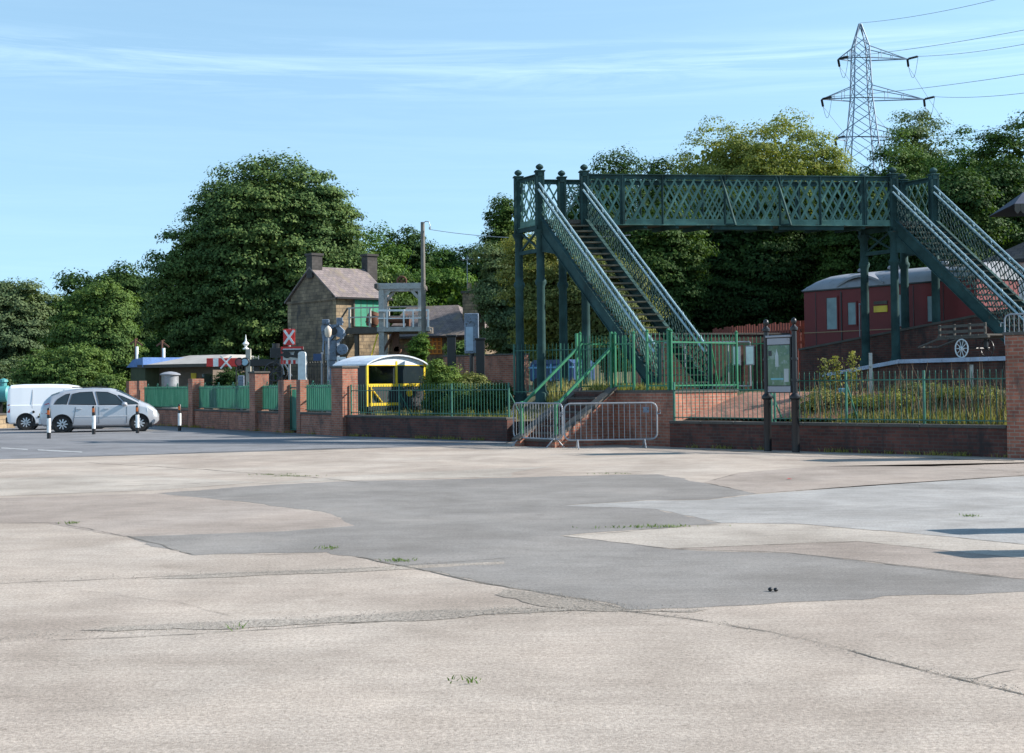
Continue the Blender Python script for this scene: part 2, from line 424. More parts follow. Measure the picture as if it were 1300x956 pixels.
mb = MB(); mb.add([(-2500,-60,-.02),(2500,-60,-.02),(2500,3500,-.02),(-2500,3500,-.02)], [(0,1,2,3)])
struct('ground', mb, M['earth'])
mb = MB(); mb.add([(-60,-25,0),(40,-25,0),(40,72,0),(-60,72,0)], [(0,1,2,3)])
struct('concrete_yard', mb, M['concrete'])
sheet('road', [(-500,590),(0,583),(110,579.5),(200,576),(300,572.5),(400,569.5),(520,567.5),(640,564),(660,552),(430,535),(230,528),(-300,524)], M['road'], .004, .03)
sheet('tarmac_patch', [(200,626),(320,617),(430,611),(540,609),(650,606.5),(760,603.5),(835,602),(893,613),(960,627),(900,634),(820,635),(710,642),(830,646),(915,664),(815,672),(710,680),(850,697),(1000,702),
    (1180,722),(1290,735),(1420,738),(1420,746),(1300,751),(875,772),(795,774),(740,760),(650,746),(500,716),(450,706),(415,701),(245,705),(160,681),(360,674),(450,667),(420,652),(370,645),(260,632)], M['tarmac'], .004, .035, 3)
sheet('pink_slab', [(200,626.5),(260,632.5),(370,645.5),(420,652.5),(450,667.5),(360,674.5),(160,681.5),(60,664),(-120,664),(-120,636)], M['pink'], .004, .01, 4)
sheet('pink_slab', [(893,612.5),(960,626.5),(1130,614),(1400,597),(1400,585),(1180,592),(1040,592),(940,600)], M['pink'], .004, .012, 5)
sheet('pale_slab', [(900,634.5),(960,627.5),(1130,615),(1400,598),(1400,700),(1300,691),(1215,682),(1015,665),(916,664),(832,646),(712,642),(820,635.5)], M['pale'], .004, .012, 6)
sheet('cream_slab', [(712,680.5),(815,672.5),(916,664.6),(1015,665.6),(1215,682.6),(1300,691.6),(1400,701),(1400,712),(1300,709),(1090,687),(960,692),(850,696)], M['cream'], .004, .008, 7)
sheet('pink_slab', [(852,696.5),(960,692.5),(1090,687.5),(1300,709.5),(1420,713),(1420,737),(1290,734.3),(1180,721.3),(1000,701.3)], M['pink'], .004, .008, 8)
sheet('cream_slab', [(-80,612),(0,607),(140,602),(260,608),(330,612),(200,622),(-80,633)], M['cream'], .004, .01, 9)
sheet('cream_slab', [(430,610),(330,614),(440,604),(560,598),(700,592),(650,600),(650,605)], M['cream'], .004, .01, 19)
sheet('gravel_patch', [(190,735),(260,728),(450,721),(640,713),(640,716),(450,726),(280,733)], M['gravel'], .006, .02, 10)
sheet('gravel_patch', [(100,800),(250,790),(450,781),(650,771),(760,768),(760,772),(640,779),(450,790),(250,799)], M['gravel'], .006, .035, 11)
sheet('gravel_patch', [(640,748),(740,761),(796,775),(900,773),(880,777),(760,776),(690,770),(640,758)], M['gravel'], .006, .03, 12)
for i, (pp, wd) in enumerate([
    ([(-60,742),(90,737),(270,729),(450,722),(650,708)], .025), ([(60,812),(240,804),(450,791),(650,777),(790,774)], .022),
    ([(780,773),(850,781),(960,799),(1080,824),(1180,852),(1300,880),(1500,930)], .026), ([(1180,858),(1240,862),(1300,850)], .02),
    ([(1090,687.5),(960,692),(850,697)], .02), ([(160,680),(245,704)], .05), ([(450,706),(500,716),(650,746),(740,760),(795,774)], .04),
    ([(710,680),(760,686),(850,697),(1000,702),(1180,722),(1290,735)], .03), ([(250,704),(340,704),(415,701)], .02),
    ([(110,587),(260,596),(330,601),(400,606),(470,613)], .06), ([(140,617),(240,614),(310,611)], .05), ([(650,602),(760,600),(850,597)], .05),
    ([(90,748),(230,765),(290,782)], .012), ([(-100,665),(70,663),(160,681)], .02), ([(1015,665),(1215,682),(1300,691)], .03), ([(720,680),(815,672),(915,665)], .03), ([(1180,592),(1240,595),(1300,600)], .03)]):
    seam('pavement_crack', pp, M['crack'], .0085, wd, .02, 30+i)
# dirt gathered along the foot of the walls
seam('wall_foot_dirt', [(165,538.5),(244,542.5),(329,549),(430,555)], M['crack'], .0085, .30, .03, 71)
seam('wall_foot_dirt', [(440,556.5),(520,559.5),(600,562),(648,563.5)], M['crack'], .0085, .25, .03, 72)
seam('wall_foot_dirt', [(850,569.5),(960,573.5),(1100,578.5),(1290,585)], M['crack'], .0085, .25, .03, 73)
# worn white line on the road
sheet('road_marking', [(2,568),(35,570),(35,571.3),(2,569.4)], paint('worn_line', (.36,.36,.36), .8, wear=(.22,.22,.22), amount=.5), .008, .02, 14)
sheet('road_marking', [(48,570.5),(80,572),(104,573.3),(104,574.6),(80,573.5),(48,571.8)], _m['worn_line'], .008, .02, 15)

# raised railway land behind the walls
T = Vector((.66, -.75, 0)).normalized(); RR = Vector((.75, .66, 0)).normalized()
K0 = G(432, 553); K1 = G(645, 560); K2 = Vector((3.97, 35.7, 0)); K3 = G(1290, 580.5); K4 = K3+(K3-K2)*1.2
LW = G(165, 537.5)
lineAll = [LW+(LW-K0)*.6, LW, K0, K1, K2, K3, K4]
def sstep(a, b, x):
    t = max(0, min(1, (x-a)/(b-a))); return t*t*(3-2*t)
def wall_y(x):
    L = lineAll
    for a, b in zip(L, L[1:]):
        if a.x <= x <= b.x: return a.y+(b.y-a.y)*(x-a.x)/(b.x-a.x)
    return L[0].y if x < L[0].x else L[-1].y
def terr(x, y):
    d = (y-wall_y(x))*.72
    side = sstep(-4.5, 1.0, x)
    h = .05+(.55+.7*sstep(.6, 4.2, d))*sstep(-7.5,-4.2, x) if x < 1 else .6+.7*sstep(.6, 4.2, d)
    if x < 1: h = (.05)*(1-sstep(-9,-5,x))+sstep(-9,-5,x)*(.55+.7*sstep(3, 9, d)*side)
    h += 5.5*sstep(75, 150, y)*sstep(-10, 45, x)+2.5*sstep(70,130,y)*sstep(-60,0,x)
    return h
mb = MB(); xs = [-60+1.0*i for i in range(160)]; rows = [0.0,.4,.9,1.5,2.2,3,4,5.2,7,9,12,16,22,30,45,70,120,220]
grid = []
for j, r_ in enumerate(rows):
    for x in xs:
        y = wall_y(x)+.2+r_; grid.append((x, y, terr(x, y)+(.03*math.sin(x*2.1+j)+.03*math.sin(x*.9+j*2) if j else 0)))
nx = len(xs)
mb.add(grid, [(j*nx+i, j*nx+i+1, (j+1)*nx+i+1, (j+1)*nx+i) for j in range(len(rows)-1) for i in range(nx-1)])
struct('embankment', mb, M['earth'], True)

# ================================================================== WALLS AND RAILINGS
def railing(name, label, A, B, z0, z1, group, post_every=2.4, mat='fence', pitch=.13, spike=True, thick=.018, brace=True):
    A = Vector(A); B = Vector(B); L = (B-A).length; u = (B-A).normalized()
    t = thing(name, label, 'railing' if z1 < 2 else 'fence', (A.x, A.y, z0), 0, group)
    n = max(1, round(L/post_every))
    for i in range(n):
        Mx = frame(A+u*(L*i/n), u); l = L/n; mb = MB(Mx)
        for zz in (z0+.07, z1-.17): mb = MB(Mx); mb.box(.03, l-.03, -.02, .02, zz, zz+.025); part('rail', mb, M[mat], t)
        mb = MB(Mx); k = int(l/pitch)
        for j in range(1, k):
            x = l*j/k; mb.tube((x,0,z0+.03), (x,0,z1), thick/2, 6)
            if spike: mb.tube((x,0,z1), (x,0,z1+.05), thick*.55, 4, .001)
        part('pickets', mb, M[mat], t)
    for i in range(n+1):
        Mx = frame(A+u*(L*i/n), u); mb = MB(Mx); mb.box(-.022, .022, -.022, .022, z0, z1+.04)
        if brace and i % 2: mb.bar((0,.03,z1-.25), (0,.55,z0-.1), .03)
        part('post', mb, M[mat], t)
    return t
def pier(parent, c, u, w_, h, z0=0.0, cap=True, m='brick', d_=None):
    Mx = frame(Vector((c[0], c[1], 0)), u); d_ = d_ or w_; mb = MB(Mx); mb.box(-w_/2, w_/2, -d_/2, d_/2, z0-.2, h, .008)
    p = part('pier', mb, M[m], parent)
    if cap:
        mb = MB(Mx); e = .04; mb.box(-w_/2-e, w_/2+e, -d_/2-e, d_/2+e, h, h+.07, .012)
        part('cap', mb, M['coping'], p)
    return p
def wall_seg(parent, A, B, h, th=.33, m='brick', z0=-.2, cop=True):
    A = Vector(A); B = Vector(B); L = (B-A).length; Mx = frame((A.x, A.y, 0), B-A)
    mb = MB(Mx); mb.box(0, L, -th/2, th/2, z0, h-.07)
    p = part('wall', mb, M[m], parent)
    if cop:
        mb = MB(Mx); n = max(1, int(L/.9))
        for i in range(n): mb.box(L*i/n+.004, L*(i+1)/n-.004, -th/2-.035, th/2+.035, h-.07, h+rnd.uniform(-.004,.004), .01)
        part('coping', mb, M['coping'], parent)
# left wall with green boards
ul = (K0-LW).normalized()
lw = thing('brick_wall', 'red brick car park wall with tall piers beside the silver car', 'wall', LW)
pk = [(244, .5), (325, .5), (361, .42), (384, .3)]
O_ = LW
def kx(px): return k_at(LW, ul, px, .8)
piers = [(kx(168), .45, 1.95), (kx(180), .35, 1.95), (kx(249), .5, 1.98), (kx(329), .55, 2.12), (kx(365), .5, 1.85), (kx(384), .32, 1.85)]
for k, w_, h in piers: pier(lw, LW+ul*k, ul, w_, h, cap=h > 2.0)
edge = [(piers[1][0], piers[2][0]), (piers[2][0], piers[3][0]), (piers[3][0], piers[4][0]), (piers[5][0], (K0-LW).length)]
for a, b in edge: wall_seg(lw, LW+ul*(a+.2), LW+ul*(b-.2), .74, .3, 'brick')
for (a, b), lb in zip(edge, ('leftmost, behind the nose of the silver car', 'longest one, between the second and third tall piers', 'narrow one left of the pedestrian gate', 'between the pedestrian gate and the tall corner pier')):
    t = thing('boarded_railing', 'green railing backed with faded green boards, '+lb, 'fence', LW+ul*(a+.3)+Vector((0,0,.74)), 0, 'boarded railings on the left wall')
    l = b-a-.55; Mx = frame(LW+ul*(a+.27), ul)
    mb = MB(Mx); mb.box(0, l, .03, .045, .79, 1.66); part('board', mb, M['mesh_panel'], t)
    for zz in (.80, 1.57): mb = MB(Mx); mb.box(0, l, -.02, .02, zz, zz+.03); part('rail', mb, M['fence'], t)
    mb = MB(Mx); n = int(l/.16)
    for i in range(1, n): mb.tube((l*i/n, 0, .76), (l*i/n, 0, 1.70), .011, 5)
    part('pickets', mb, M['fence'], t)
    n = max(2, int(l/1.3))
    for i in range(n):
        mb = MB(Mx); x = l*(i+.5)/n; mb.bar((x,0,1.6), (x,-.02,1.75), .03); mb.bar((x-.12,0,1.72), (x+.12,0,1.72), .02); mb.sphere((x,0,1.78), .035, 8, 5)
        part('standoff', mb, M['fence'], t)
mb = MB(frame(LW+ul*(piers[4][0]+.27), ul)); gl = piers[5][0]-piers[4][0]-.45
g_ = thing('pedestrian_gate', 'narrow green metal gate between two brick piers in the left wall', 'gate', LW+ul*(piers[4][0]+.27))
mb.box(0, gl, -.02, .02, .1, .14).box(0, gl, -.02, .02, 1.55, 1.6).box(0, .04, -.02, .02, .1, 1.7).box(gl-.04, gl, -.02, .02, .1, 1.7)
part('gate_frame', mb, M['fence'], g_)
mb = MB(frame(LW+ul*(piers[4][0]+.27), ul)); mb.box(.05, gl-.05, .03, .04, .15, 1.52); part('panel', mb, M['mesh_panel'], g_)
# middle wall
um = (K1-K0).normalized()
mw = thing('brick_wall', 'dark brick dwarf wall in front of the yellow trolley, ending in a tall pier', 'wall', K0)
pier(mw, K0+um*.25, um, .62, 2.2, m='brick')
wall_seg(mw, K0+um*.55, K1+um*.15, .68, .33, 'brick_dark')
railing('iron_railing', 'green spiked railing in front of the yellow rail trolley', K0+um*.62, K1+um*.05, .68, 1.62, 'spiked railings on the dwarf walls')
# right wall
ur = (K3-K2).normalized(); LR = (K3-K2).length
rw = thing('brick_wall', 'long dark brick dwarf wall behind the black information board, ending in a red pier', 'wall', K2)
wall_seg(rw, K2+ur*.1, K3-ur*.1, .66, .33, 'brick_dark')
pier(rw, K3+ur*.33, ur, .7, 2.5, m='brick')
wall_seg(rw, K3+ur*.7, K4, .66, .33, 'brick_dark')
kb = k_at(K2, ur, 975, .7); kb2 = k_at(K2, ur, 1010, .7)
railing('iron_railing', 'green spiked railing over brick paving left of the information board', K2+ur*.12, K2+ur*(kb+.1), .66, 1.58, 'spiked railings on the dwarf walls', 2.2)
railing('iron_railing', 'green spiked railing in front of the dry weeds and station platform', K2+ur*(kb+.2), K3-ur*.12, .66, 1.78, 'spiked railings on the dwarf walls', 2.3)

# ---------------- landing and lower steps
B_ = G(706, 568); A_ = B_-T*1.3
run = RR*2.05; NR = 8; ZL = 1.42
Cc = B_+run; Ff = A_+run
ls = thing('brick_steps', 'brick steps with stone treads rising behind the crowd barriers to the footbridge', 'steps', A_)
Mx = frame(A_, RR)      # x along the climb, y to the left of it (away), flight lies at y in [-1.3,0]
for i in range(NR):
    mb = MB(Mx); x0 = 2.05*i/NR; zt = ZL*(i+1)/NR
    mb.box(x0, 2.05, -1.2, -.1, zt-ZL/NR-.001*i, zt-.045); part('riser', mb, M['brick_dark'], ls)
    mb = MB(Mx); mb.box(x0-.02, min(2.05, x0+.30), -1.2, -.1, zt-.045, zt, .006); part('step', mb, M['coping'], ls)
for y0, y1 in ((-1.42, -1.2), (-.1, .12)):
    mb = MB(Mx); mb.prism([(-.15,-.1), (2.05,-.1), (2.05,ZL+.02), (-.15,.16)], y1-y0, 'Y', y0); part('side_wall', mb, M['brick'], ls)
    mb = MB(Mx); mb.bar((-.2,(y0+y1)/2,.17), (2.08,(y0+y1)/2,ZL+.07), .30, .07); part('coping', mb, M['coping'], ls)
land = thing('brick_landing', 'raised red brick landing with weeds on top at the foot of the footbridge stairs', 'landing', Cc)
D_ = K2; E_ = D_+RR*2.6; H_ = Ff+RR*2.2
poly = [(p.x, p.y) for p in (Ff, Cc+T*.06, D_+ur*.1, E_, H_)]
mb = MB(); mb.prism(poly, ZL-.06+.2, 'Z', -.2); part('wall', mb, M['brick'], land)
cx_ = sum(p[0] for p in poly)/5; cy_ = sum(p[1] for p in poly)/5
poly2 = [(cx_+(x-cx_)*1.02, cy_+(y-cy_)*1.02) for x, y in poly]
mb = MB(); mb.prism(poly2, .07, 'Z', ZL-.06); part('coping', mb, M['coping'], land)
# bright green handrails of the lower steps and the landing
hr = thing('handrail', 'pair of bright green sloping handrails beside the brick steps', 'handrail', A_)
for yy in (.0, -1.31):
    mb = MB(Mx); mb.bar((0,yy,1.06), (2.0,yy,ZL+1.12), .06, .06); part('rail', mb, M['green'], hr)
    for xx, z0, z1 in ((.0,.1,1.62-.45), (2.02,ZL,ZL+1.55)):
        mb = MB(Mx); mb.box(xx-.034, xx+.034, yy-.034, yy+.034, z0, z1, .006); part('post', mb, M['green'], hr)
lf = thing('landing_fence', 'bright green picket fence round the brick landing', 'fence', Cc+Vector((0,0,ZL)))
def pfence(parent, A, B, z0, h, m, pitch=.12, posts=True, pr=.012):
    A = Vector(A); B = Vector(B); L = (B-A).length; Mq = frame((A.x,A.y,0), B-A)
    for zz in (z0+.1, z0+h-.2): mb = MB(Mq); mb.box(0, L, -.02, .02, zz, zz+.035); part('rail', mb, M[m], parent)
    mb = MB(Mq)
    for i in range(1, int(L/pitch)):
        x = L*i/int(L/pitch); mb.tube((x,0,z0+.05), (x,0,z0+h-.02), pr, 6).tube((x,0,z0+h-.02), (x,0,z0+h+.06), pr*1.1, 5, .002)
    part('pickets', mb, M[m], parent)
    if posts:
        for x in (0, L):
            mb = MB(Mq); mb.box(x-.03, x+.03, -.03, .03, z0, z0+h+.08, .006).lathe((x,0,z0+h+.08), [(.04,0),(.05,.02),(.02,.05),(.002,.08)], 8); part('post', mb, M[m], parent)
pfence(lf, Ff+RR*.1, Ff+RR*1.3, ZL, 1.45, 'green'); pfence(lf, Cc+T*.1+RR*.02, Cc+T*.1+RR*.02+ (D_-Cc)*.33, ZL, 1.4, 'green', .14)
pfence(lf, Cc+(D_-Cc)*.62, D_-ur*.05, ZL, 1.42, 'green', .14)
pfence(lf, D_+RR*.05, E_, ZL, 1.4, 'green', .14)
for k in (1.1, 1.8): 
    mb = MB(); q = Ff.lerp(Cc, .55)+RR*k; mb.box(q.x-.04, q.x+.04, q.y-.04, q.y+.04, ZL, ZL+1.5); part('post', mb, M['green'], lf)

# brick paving between the railing and the tall green fence
q0 = K2+RR*.3+ur*.2; q1 = K2+RR*.3+ur*(kb+1.6); q2 = q1+RR*2.6+ur*.4; q3 = q0+RR*2.4
mb = MB()
nn = 12
vs = []
for j in range(7):
    for i in range(nn+1):
        a = q0.lerp(q1, i/nn); b = q3.lerp(q2, i/nn); p = a.lerp(b, j/6); vs.append((p.x, p.y, .72+.62*j/6))
mb.add(vs, [(j*(nn+1)+i, j*(nn+1)+i+1, (j+1)*(nn+1)+i+1, (j+1)*(nn+1)+i) for j in range(6) for i in range(nn)])
struct('brick_paving', mb, M['brick'])
# tall palisade of slim green bars behind it
tf0 = P(838, 490, 39.3); tf1 = P(972, 490, 37.6)
tfz = 1.3
tf = railing('tall_fence', 'tall bright green picket fence with gates below the footbridge', (tf0.x,tf0.y,0), (tf1.x,tf1.y,0), tfz, 2.78, 'tall green fences', 1.5, 'green', .12, True, .022, True)
tf2a = P(653, 480, 43.6); tf2b = P(835, 480, 41.5)
railing('tall_fence', 'tall dark green fence behind the legs of the footbridge', (tf2a.x,tf2a.y,0), (tf2b.x,tf2b.y,0), 1.3, 2.8, 'tall green fences', 1.5, 'fence', .13, True, .02, False)
for px_ in (936, 953):
    k = k_at((tf0.x,tf0.y,2.2), (tf1-tf0).normalized().to_3d(), px_, 2.2); Mx2 = frame(Vector((tf0.x,tf0.y,0))+Vector((tf1.x-tf0.x,tf1.y-tf0.y,0)).normalized()*k, (tf1.x-tf0.x, tf1.y-tf0.y))
    t = thing('notice', 'pale paper notice on the tall green fence, '+('the left' if px_ == 936 else 'the right')+' of two', 'notice', Mx2.translation+Vector((0,-.05,2.15)), 0, 'paper notices')
    mb = MB(Mx2); mb.box(-.12,.12,-.055,-.035,2.06,2.58); part('backing_board', mb, M['galv'], t)
    mb = MB(Mx2); mb.box(-.10,.10,-.062,-.058,2.09,2.55); part('sheet', mb, paint('notice_paper', (.62,.74,.70), .6), t)
# galvanised gate standing open by the foot of the stairs
t = thing('tube_gate', 'galvanised tube gate frame standing before the tall green fence', 'gate', P(843, 500, 38.2))
Mx2 = frame((P(843,500,38.2).x, 38.2, 0), (1,-.15)); mb = MB(Mx2)
mb.path([(0,0,1.5),(0,0,2.68),(2.3,0,2.68),(2.3,0,1.5),(0,0,1.5)], .022, 8); part('gate_frame', mb, M['galv'], t)
mb = MB(Mx2)
for i in range(1,4): mb.tube((2.3*i/4,0,1.5), (2.3*i/4,0,2.68), .014, 6)
part('bars', mb, M['galv'], t)
# ================================================================== FOOTBRIDGE
P1 = P(685, 222, 43.0); P1 = Vector((P1.x, P1.y, 0))
Q2 = P(1185, 222, 44.6); Q2 = Vector((Q2.x, Q2.y, 0))
U = (Q2-P1).normalized(); S = Vector((.48, -.88, 0)).normalized()     # along the span; down the stairs
BW = 1.35                                                             # span width along -S
ZD, ZR = 6.48, 8.02                                                   # deck underside, top rail
k2 = k_at(P1, U, 742, 7); kq1 = k_at(P1, U, 1134, 7); kq2 = (Q2-P1).length
fb = thing('footbridge', 'green iron lattice railway footbridge with two long flights of stairs', 'footbridge', P1+Vector((0,0,1.3)))
def at(k, back=0.0, z=0.0): q = P1+U*k-S*back; return Vector((q.x, q.y, z))
# deck
mb = MB(); d = [at(0,0), at(kq2,0), at(kq2,BW), at(0,BW)]
mb.add([(p.x,p.y,6.50) for p in d]+[(p.x,p.y,6.62) for p in d], [(0,3,2,1),(4,5,6,7),(0,1,5,4),(1,2,6,5),(2,3,7,6),(3,0,4,7)])
part('deck', mb, M['timber_dark'], fb)
for i in range(13):
    k = .3+(kq2-.6)*i/12; mb = MB(); mb.bar(at(k,.03,6.43), at(k,BW-.03,6.43), .12, .13); part('cross_beam', mb, M['bridge'], fb)
def lattice(p, q, z0, z1, name='lattice_panel', m='lattice', sp=.30, wdt=.052, ang=62, shear=0.0, parent=fb, both=True):
    """two layers of crossing flat bars between p and q; shear = rise per metre along the panel"""
    p = Vector(p); q = Vector(q); L = (Vector((q.x,q.y,0))-Vector((p.x,p.y,0))).length; H = z1-z0
    Mx = frame((p.x,p.y,0), (q.x-p.x, q.y-p.y)); mb = MB(Mx); ct = H/math.tan(R(ang)); n = int((L+ct)/sp)+2
    for sgn, yo in ((1, -.009), (-1, .009)):
        for i in range(n):
            x0 = -ct+i*sp+.07; a, b = (x0, 0.0), (x0+ct, H)
            t0 = max(0, (0-a[0])/ct); t1 = min(1, (L-a[0])/ct)
            if t1-t0 < .04: continue
            xa, za = a[0]+ct*t0, H*t0; xb, zb = a[0]+ct*t1, H*t1
            if sgn < 0: xa, xb = L-xa, L-xb
            mb.bar((xa, yo, z0+za+shear*xa), (xb, yo, z0+zb+shear*xb), .012, wdt, up=(0,0,1) if True else None)
    return part(name, mb, M[m], parent)
def rails(p, q, back_name=''):
    Mx = frame((p.x,p.y,0), (q.x-p.x, q.y-p.y)); L = (Vector((q.x,q.y,0))-Vector((p.x,p.y,0))).length
    mb = MB(Mx); mb.box(0, L, -.075, .075, ZR-.03, ZR, .004).box(0, L, -.012, .012, ZR-.15, ZR-.03)
    part('top_rail', mb, M['bridge'], fb)
    mb = MB(Mx); mb.box(0, L, -.012, .012, ZD, ZD+.17).box(0, L, -.07, .07, ZD-.03, ZD, .004)
    n = int(L/.09)
    for i in range(n): mb.box(L*i/n+.03, L*i/n+.055, -.022, .022, ZD+.11, ZD+.135)
    part('bottom_girder', mb, M['lattice'], fb)
ups = [790, 841, 920, 990, 1041, 1097]
front = [k2]+[k_at(P1, U, x, 7.2) for x in ups]+[kq1]
for back in (0.0, BW):
    ks = front if back == 0 else [0, k2*.97]+[k_at(at(0,BW), U, x-28, 7.2) for x in ups]+[kq2]
    rails(at(ks[0], back), at(ks[-1], back))
    for a, b in zip(ks, ks[1:]): lattice(at(a+.05, back), at(b-.05, back), ZD+.15, ZR-.13)
    for i, k in enumerate(ks[1:-1]):
        mb = MB(); c = at(k, back)
        lean = .28 if (back == 0 and i in (2, 3)) else 0
        if lean:     # raking stays standing out from the parapet
            mb.bar(at(k-.12, -.02, ZR-.03), at(k+.12, -.34, ZD-.05), .10, .05)
            mb.bar(at(k,-.02,ZD), at(k+.12,-.36,ZD-.02), .08, .05)
        Mx = frame(c, U); mb.M = Mx; w_ = .16 if i in (0, 5) else .06
        mb.box(-w_/2, w_/2, -.03, .03, ZD, ZR-.01, .004); mb.box(-.012, .012, -.09, .09, ZD, ZR-.02)
        part('upright', mb, M['bridge'], fb)
# dark channel pieces below the parapet
for px0, px1 in ((905,962), (990,1072)): 
    mb = MB(); mb.bar(at(k_at(P1,U,px0,6.4), .06, 6.40), at(k_at(P1,U,px1,6.4), .06, 6.40), .12, .14); part('channel', mb, M['bridge'], fb)
def newel(p, zt, z0=6.2, w_=.26):
    Mx = frame(Vector((p.x,p.y,0)), U); mb = MB(Mx); h = w_/2
    mb.box(-h+.03, h-.03, -h+.03, h-.03, z0, zt-.03)
    for sx in (-1,1):
        for sy in (-1,1): mb.box(sx*h, sx*(h-.06), sy*h, sy*(h-.06), z0, zt-.02)
    mb.box(-h, h, -h, h, z0, z0+.22).box(-h, h, -h, h, zt-.14, zt, .01)
    n = part('newel_post', mb, M['bridge'], fb)
    mb = MB(Mx); mb.box(-h-.03, h+.03, -h-.03, h+.03, zt, zt+.04, .01)
    mb.lathe((0,0,zt+.04), [(.05,0),(.045,.03),(.10,.06),(.125,.11),(.10,.16),(.04,.20),(.004,.215)], 14)
    part('finial', mb, M['bridge'], n, True); return n
NW = []
for k, back in ((0,0), (k2,0), (0,BW), (k2,BW), (kq1,0), (kq2,0), (kq1,BW), (kq2,BW)):
    newel(at(k, back), ZR+.05); NW.append((k, back))
    mb = MB(); zb = 1.25 if k < 5 else 2.15; r_ = .135
    mb.lathe(at(k, back, zb-.2), [(r_*1.5,0),(r_*1.5,.28),(r_*1.15,.34),(r_,.5),(r_*.93,3.9-zb*.3),(r_*1.3,4.0-zb*.3),(r_*1.3,4.07-zb*.3),(r_*.93,4.15-zb*.3),(r_*.9,6.30-zb),(r_*1.35,6.42-zb),(r_*1.5,6.5-zb)], 16)
    part('column', mb, M['bridge'], fb, True)
# end parapets (short sides of the landings)
for k in (0, kq2):
    p, q = at(k, BW), at(k, 0); rails(p, q); lattice(p+ (q-p)*.1, q-(q-p)*.1, ZD+.15, ZR-.13)
# cross braced boxes below the landings
for k in (0, k2, kq1, kq2):
    p, q = at(k, BW), at(k, 0); Mx = frame((p.x,p.y,0), (q.x-p.x,q.y-p.y)); L = (q-p).length; mb = MB(Mx)
    mb.box(.1, L-.1, -.05, .05, 6.32, 6.46).box(.1, L-.1, -.05, .05, 5.62, 5.74)
    mb.bar((.12,0,5.74), (L-.12,0,6.32), .05, .06).bar((.12,.01,6.32), (L-.12,.01,5.74), .05, .06)
    part('brace', mb, M['bridge'], fb)
def stairs(ka, kb_, zfoot, nst):
    """a flight going down along S between the newels at ka and kb"""
    ztop = 6.62; rise = ztop-zfoot; run_ = rise/ .825*1.0*(1/1.0); run_ = rise/math.tan(R(39.5)); sl = -rise/run_
    foot = []
    for k in (ka, kb_):
        Mx = frame(at(k), S)
        L = run_
        mb = MB(Mx)   # deep plate stringer with flanges
        mb.add([(0,-.015,ztop-.34),(0,.015,ztop-.34),(0,.015,ztop+.10),(0,-.015,ztop+.10),(L,-.015,zfoot-.34),(L,.015,zfoot-.34),(L,.015,zfoot+.10),(L,-.015,zfoot+.10)],
               [(0,1,2,3),(7,6,5,4),(0,4,5,1),(1,5,6,2),(2,6,7,3),(3,7,4,0)])
        mb.bar((0,0,ztop+.10), (L,0,zfoot+.10), .12, .02).bar((0,0,ztop-.34), (L,0,zfoot-.34), .12, .02)
        part('stringer', mb, M['bridge'], fb)
        # gusset under the top of the flight
        mb = MB(Mx); mb.prism([(0.05,5.6),(.25,5.6),(.95,ztop-.34+sl*.95-.02),(.1,ztop-.34+sl*.1)], .03, 'Y', -.015); part('gusset', mb, M['bridge'], fb)
        lattice(at(k)+S*.12, at(k)+S*L, ztop+.14, ztop+.14+.86, 'stair_lattice', 'bridge' if k == kb_ or k > 5 else 'lattice', .17, .028, 55, sl)  # darker paint stands in for tree shade on the right flight
        mb = MB(Mx); n = int(L/.16)
        for i in range(1, n): x = L*i/n; mb.bar((x,.03,ztop+sl*x+.12), (x,.03,ztop+sl*x+1.0), .014)
        part('balusters', mb, M['bridge'], fb)
        mb = MB(Mx); mb.bar((.05,0,ztop+1.02+sl*.05), (L,0,zfoot+1.02), .055, .03); mb.bar((.05,0,ztop+.80+sl*.05), (L,0,zfoot+.80), .03, .05); part('stair_rail', mb, M['bridge'], fb)
        mb = MB(Mx); mb.tube((.1,-.08,ztop+1.18+sl*.1), (L-.1,-.08,zfoot+1.18), .026, 8)
        mb.tube((.1,-.10,ztop+.98+sl*.1), (L-.1,-.10,zfoot+.98), .03, 8)
        for i in range(8): x = .3+(L-.6)*i/7; mb.bar((x,-.08,ztop+sl*x+1.17), (x,0,ztop+sl*x+.95), .025)
        part('handrail', mb, M['rail_steel'], fb)
        foot.append(at(k)+S*L)
    for i in range(nst):
        x = run_*(i+.5)/nst; z = ztop-rise*(i+1)/(nst+1)*1.0
        Mx = frame(at(ka), S); a = at(ka)+S*(x-.10); b = at(kb_)+S*(x-.10); mb = MB()
        a2 = at(ka)+S*(x+.17); b2 = at(kb_)+S*(x+.17)
        mb.add([(a.x,a.y,z-.045),(b.x,b.y,z-.045),(b2.x,b2.y,z-.045),(a2.x,a2.y,z-.045),(a.x,a.y,z),(b.x,b.y,z),(b2.x,b2.y,z),(a2.x,a2.y,z)],
               [(0,3,2,1),(4,5,6,7),(0,1,5,4),(1,2,6,5),(2,3,7,6),(3,0,4,7)])
        part('tread', mb, M['tread'], fb)
    for f in foot:
        mb = MB(); mb.box(f.x-.05, f.x+.05, f.y-.05, f.y+.05, zfoot-.3, zfoot+1.2, .006); part('foot_post', mb, M['bridge'], fb)
stairs(0, k2, 1.45, 26)
stairs(kq1, kq2, 2.22, 22)

